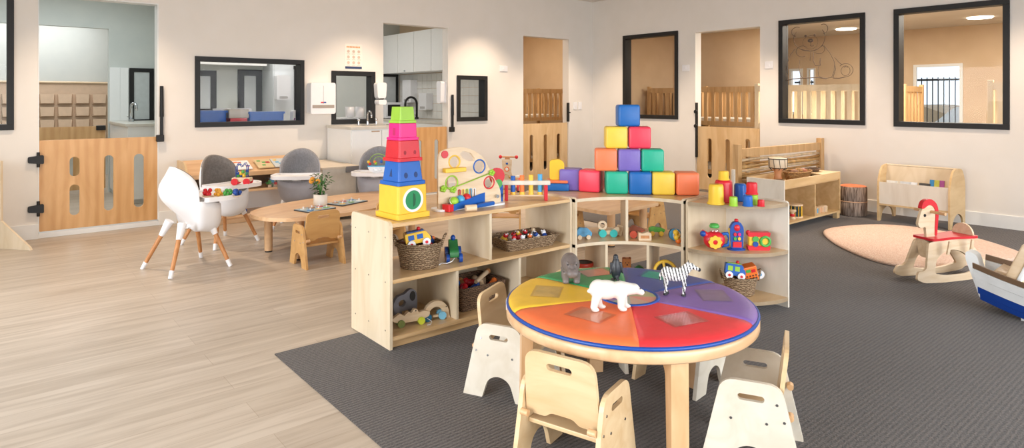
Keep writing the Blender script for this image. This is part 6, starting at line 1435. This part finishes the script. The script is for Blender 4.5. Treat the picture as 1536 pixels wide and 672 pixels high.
mb = MB(); mb.ball((-.078, -.012, .105), .02, 12); mb.build('blue_button', M['dblue'], t)
t = thing('toy_phone', 'tall blue toy telephone with red knobs on an oval foot', 'activity toy', (3.905, 2.355, ZM-.002), -42); t.scale = (.8, 1, .95)
mb = MB(); mb.lathe([(.001, 0), (.075, 0), (.075, .006), (.03, .012), (.001, .012)], 28, sy=.6); mb.build('oval_foot', M['dblue'], t)
mb = MB(); mb.prism(rounded([(-.05, .01), (.05, .01), (.058, .15), (.03, .195), (-.03, .195), (-.058, .15)], .018), .035, T=TR(0, .0175, 0) @ VERT_XZ); mb.build('body', M['dblue'], t, bevel=.005)
mb = MB(); mb.prism(rounded([(-.056, .02), (.056, .02), (.064, .15), (-.064, .15)], .01), .02, T=TR(0, .012, 0) @ VERT_XZ); mb.build('yellow_edge', M['yellow'], t)
mb = MB(); mb.ball((0, -.016, .155), (.026, .012, .024), 14); mb.ball((0, 0, .205), (.018, .014, .012), 10); mb.build('red_dome', M['red'], t)
mb = MB()
for k, (x, z_) in enumerate(((-.017, .11), (.017, .11), (-.017, .08), (.017, .08))): mb.mat(k).cone((x, -.017, z_), (x, -.026, z_), .013, .012, 14)
mb.build('buttons', [M['red'], M['pink'], M['green'], M['yellow']], t)
mb = MB(); mb.box(-.036, .036, -.026, -.016, .018, .058, bev=.003); mb.build('red_flap', M['red'], t)
t = thing('toy_music_house', 'red and yellow toy music house with green ring at the right of the tier', 'activity toy', (4.015, 2.255, ZM-.002), -42)
for z0, nm in ((0, 'base'), (.09, 'roof')): mb = MB(); mb.prism(rounded([(-.075, z0+.0), (.065, z0), (.07, z0+.03), (-.08, z0+.03)], .008), .05, T=TR(0, .025, 0) @ VERT_XZ); mb.build(nm, M['red'], t, bevel=.003)
mb = MB(); mb.box(-.07, .06, -.02, .02, .028, .092, bev=.006); mb.build('body', M['yellow'], t)
mb = MB(); mb.tube([(.035+.03*math.cos(R(a)), -.024, .06+.03*math.sin(R(a))) for a in range(0, 360, 18)], .009, 8, closed=True); mb.build('green_ring', M['green'], t)
mb = MB(); mb.cone((-.03, -.02, .075), (-.03, -.03, .075), .02, .02, 14); mb.mat(1).cone((-.03, -.02, .042), (-.03, -.03, .042), .018, .018, 14); mb.build('dials', [M['green'], M['dblue']], t)
mb = MB(); mb.ball((-.072, -.005, .118), .014, 10); mb.build('knob', M['red'], t)
# end shelf, bottom tier
woven('small round wicker basket on the bottom tier of the end shelf', 3.985, 2.375, ZLo, .115, .095, .115, M['wicker'], -40, handles=True)
bus('toy_bus', 'blue toy bus with white wheels leaning out of the small round basket', 3.945, 2.395, ZLo+.108, -52, .13, .08, .095, M['blue'], M['lime'], M['white'], (-8, 6))
t = thing('sorting_cube', 'orange sorting cube with green lid tilted in the small round basket', 'sorting cube', (4.035, 2.325, ZLo+.100), -42); t.rotation_euler = (R(6), R(-14), R(-42))
mb = MB(); mb.box(-.045, .045, -.04, .04, 0, .10, bev=.006); mb.build('cube', M['orange'], t); mb = MB()
for i in range(4):
    for j in range(2): mb.cone((-.03+.02*i, -.04, .02+.018*j), (-.03+.02*i, -.0415, .02+.018*j), .006, .006, 8)
mb.build('dots', plain('5A2F1C', .5, 'dot_brown'), t); mb = MB(); mb.box(-.03, .0, -.042, -.0395, .065, .085); mb.mat(1).box(.005, .032, -.042, -.0395, .06, .08); mb.build('panels', [M['green'], M['red']], t)
t = thing('rolling_rattle', 'white toy wheel at the right rim of the small round basket', 'toy', (4.09, 2.29, ZLo+.11), -42); mb = MB(); mb.cone((0, -.012, .02), (0, .012, .02), .028, .028, 18); mb.build('tyre', M['white'], t); mb = MB(); mb.cone((0, -.014, .02), (0, .014, .02), .01, .01, 12); mb.build('hub', M['lblue'], t)
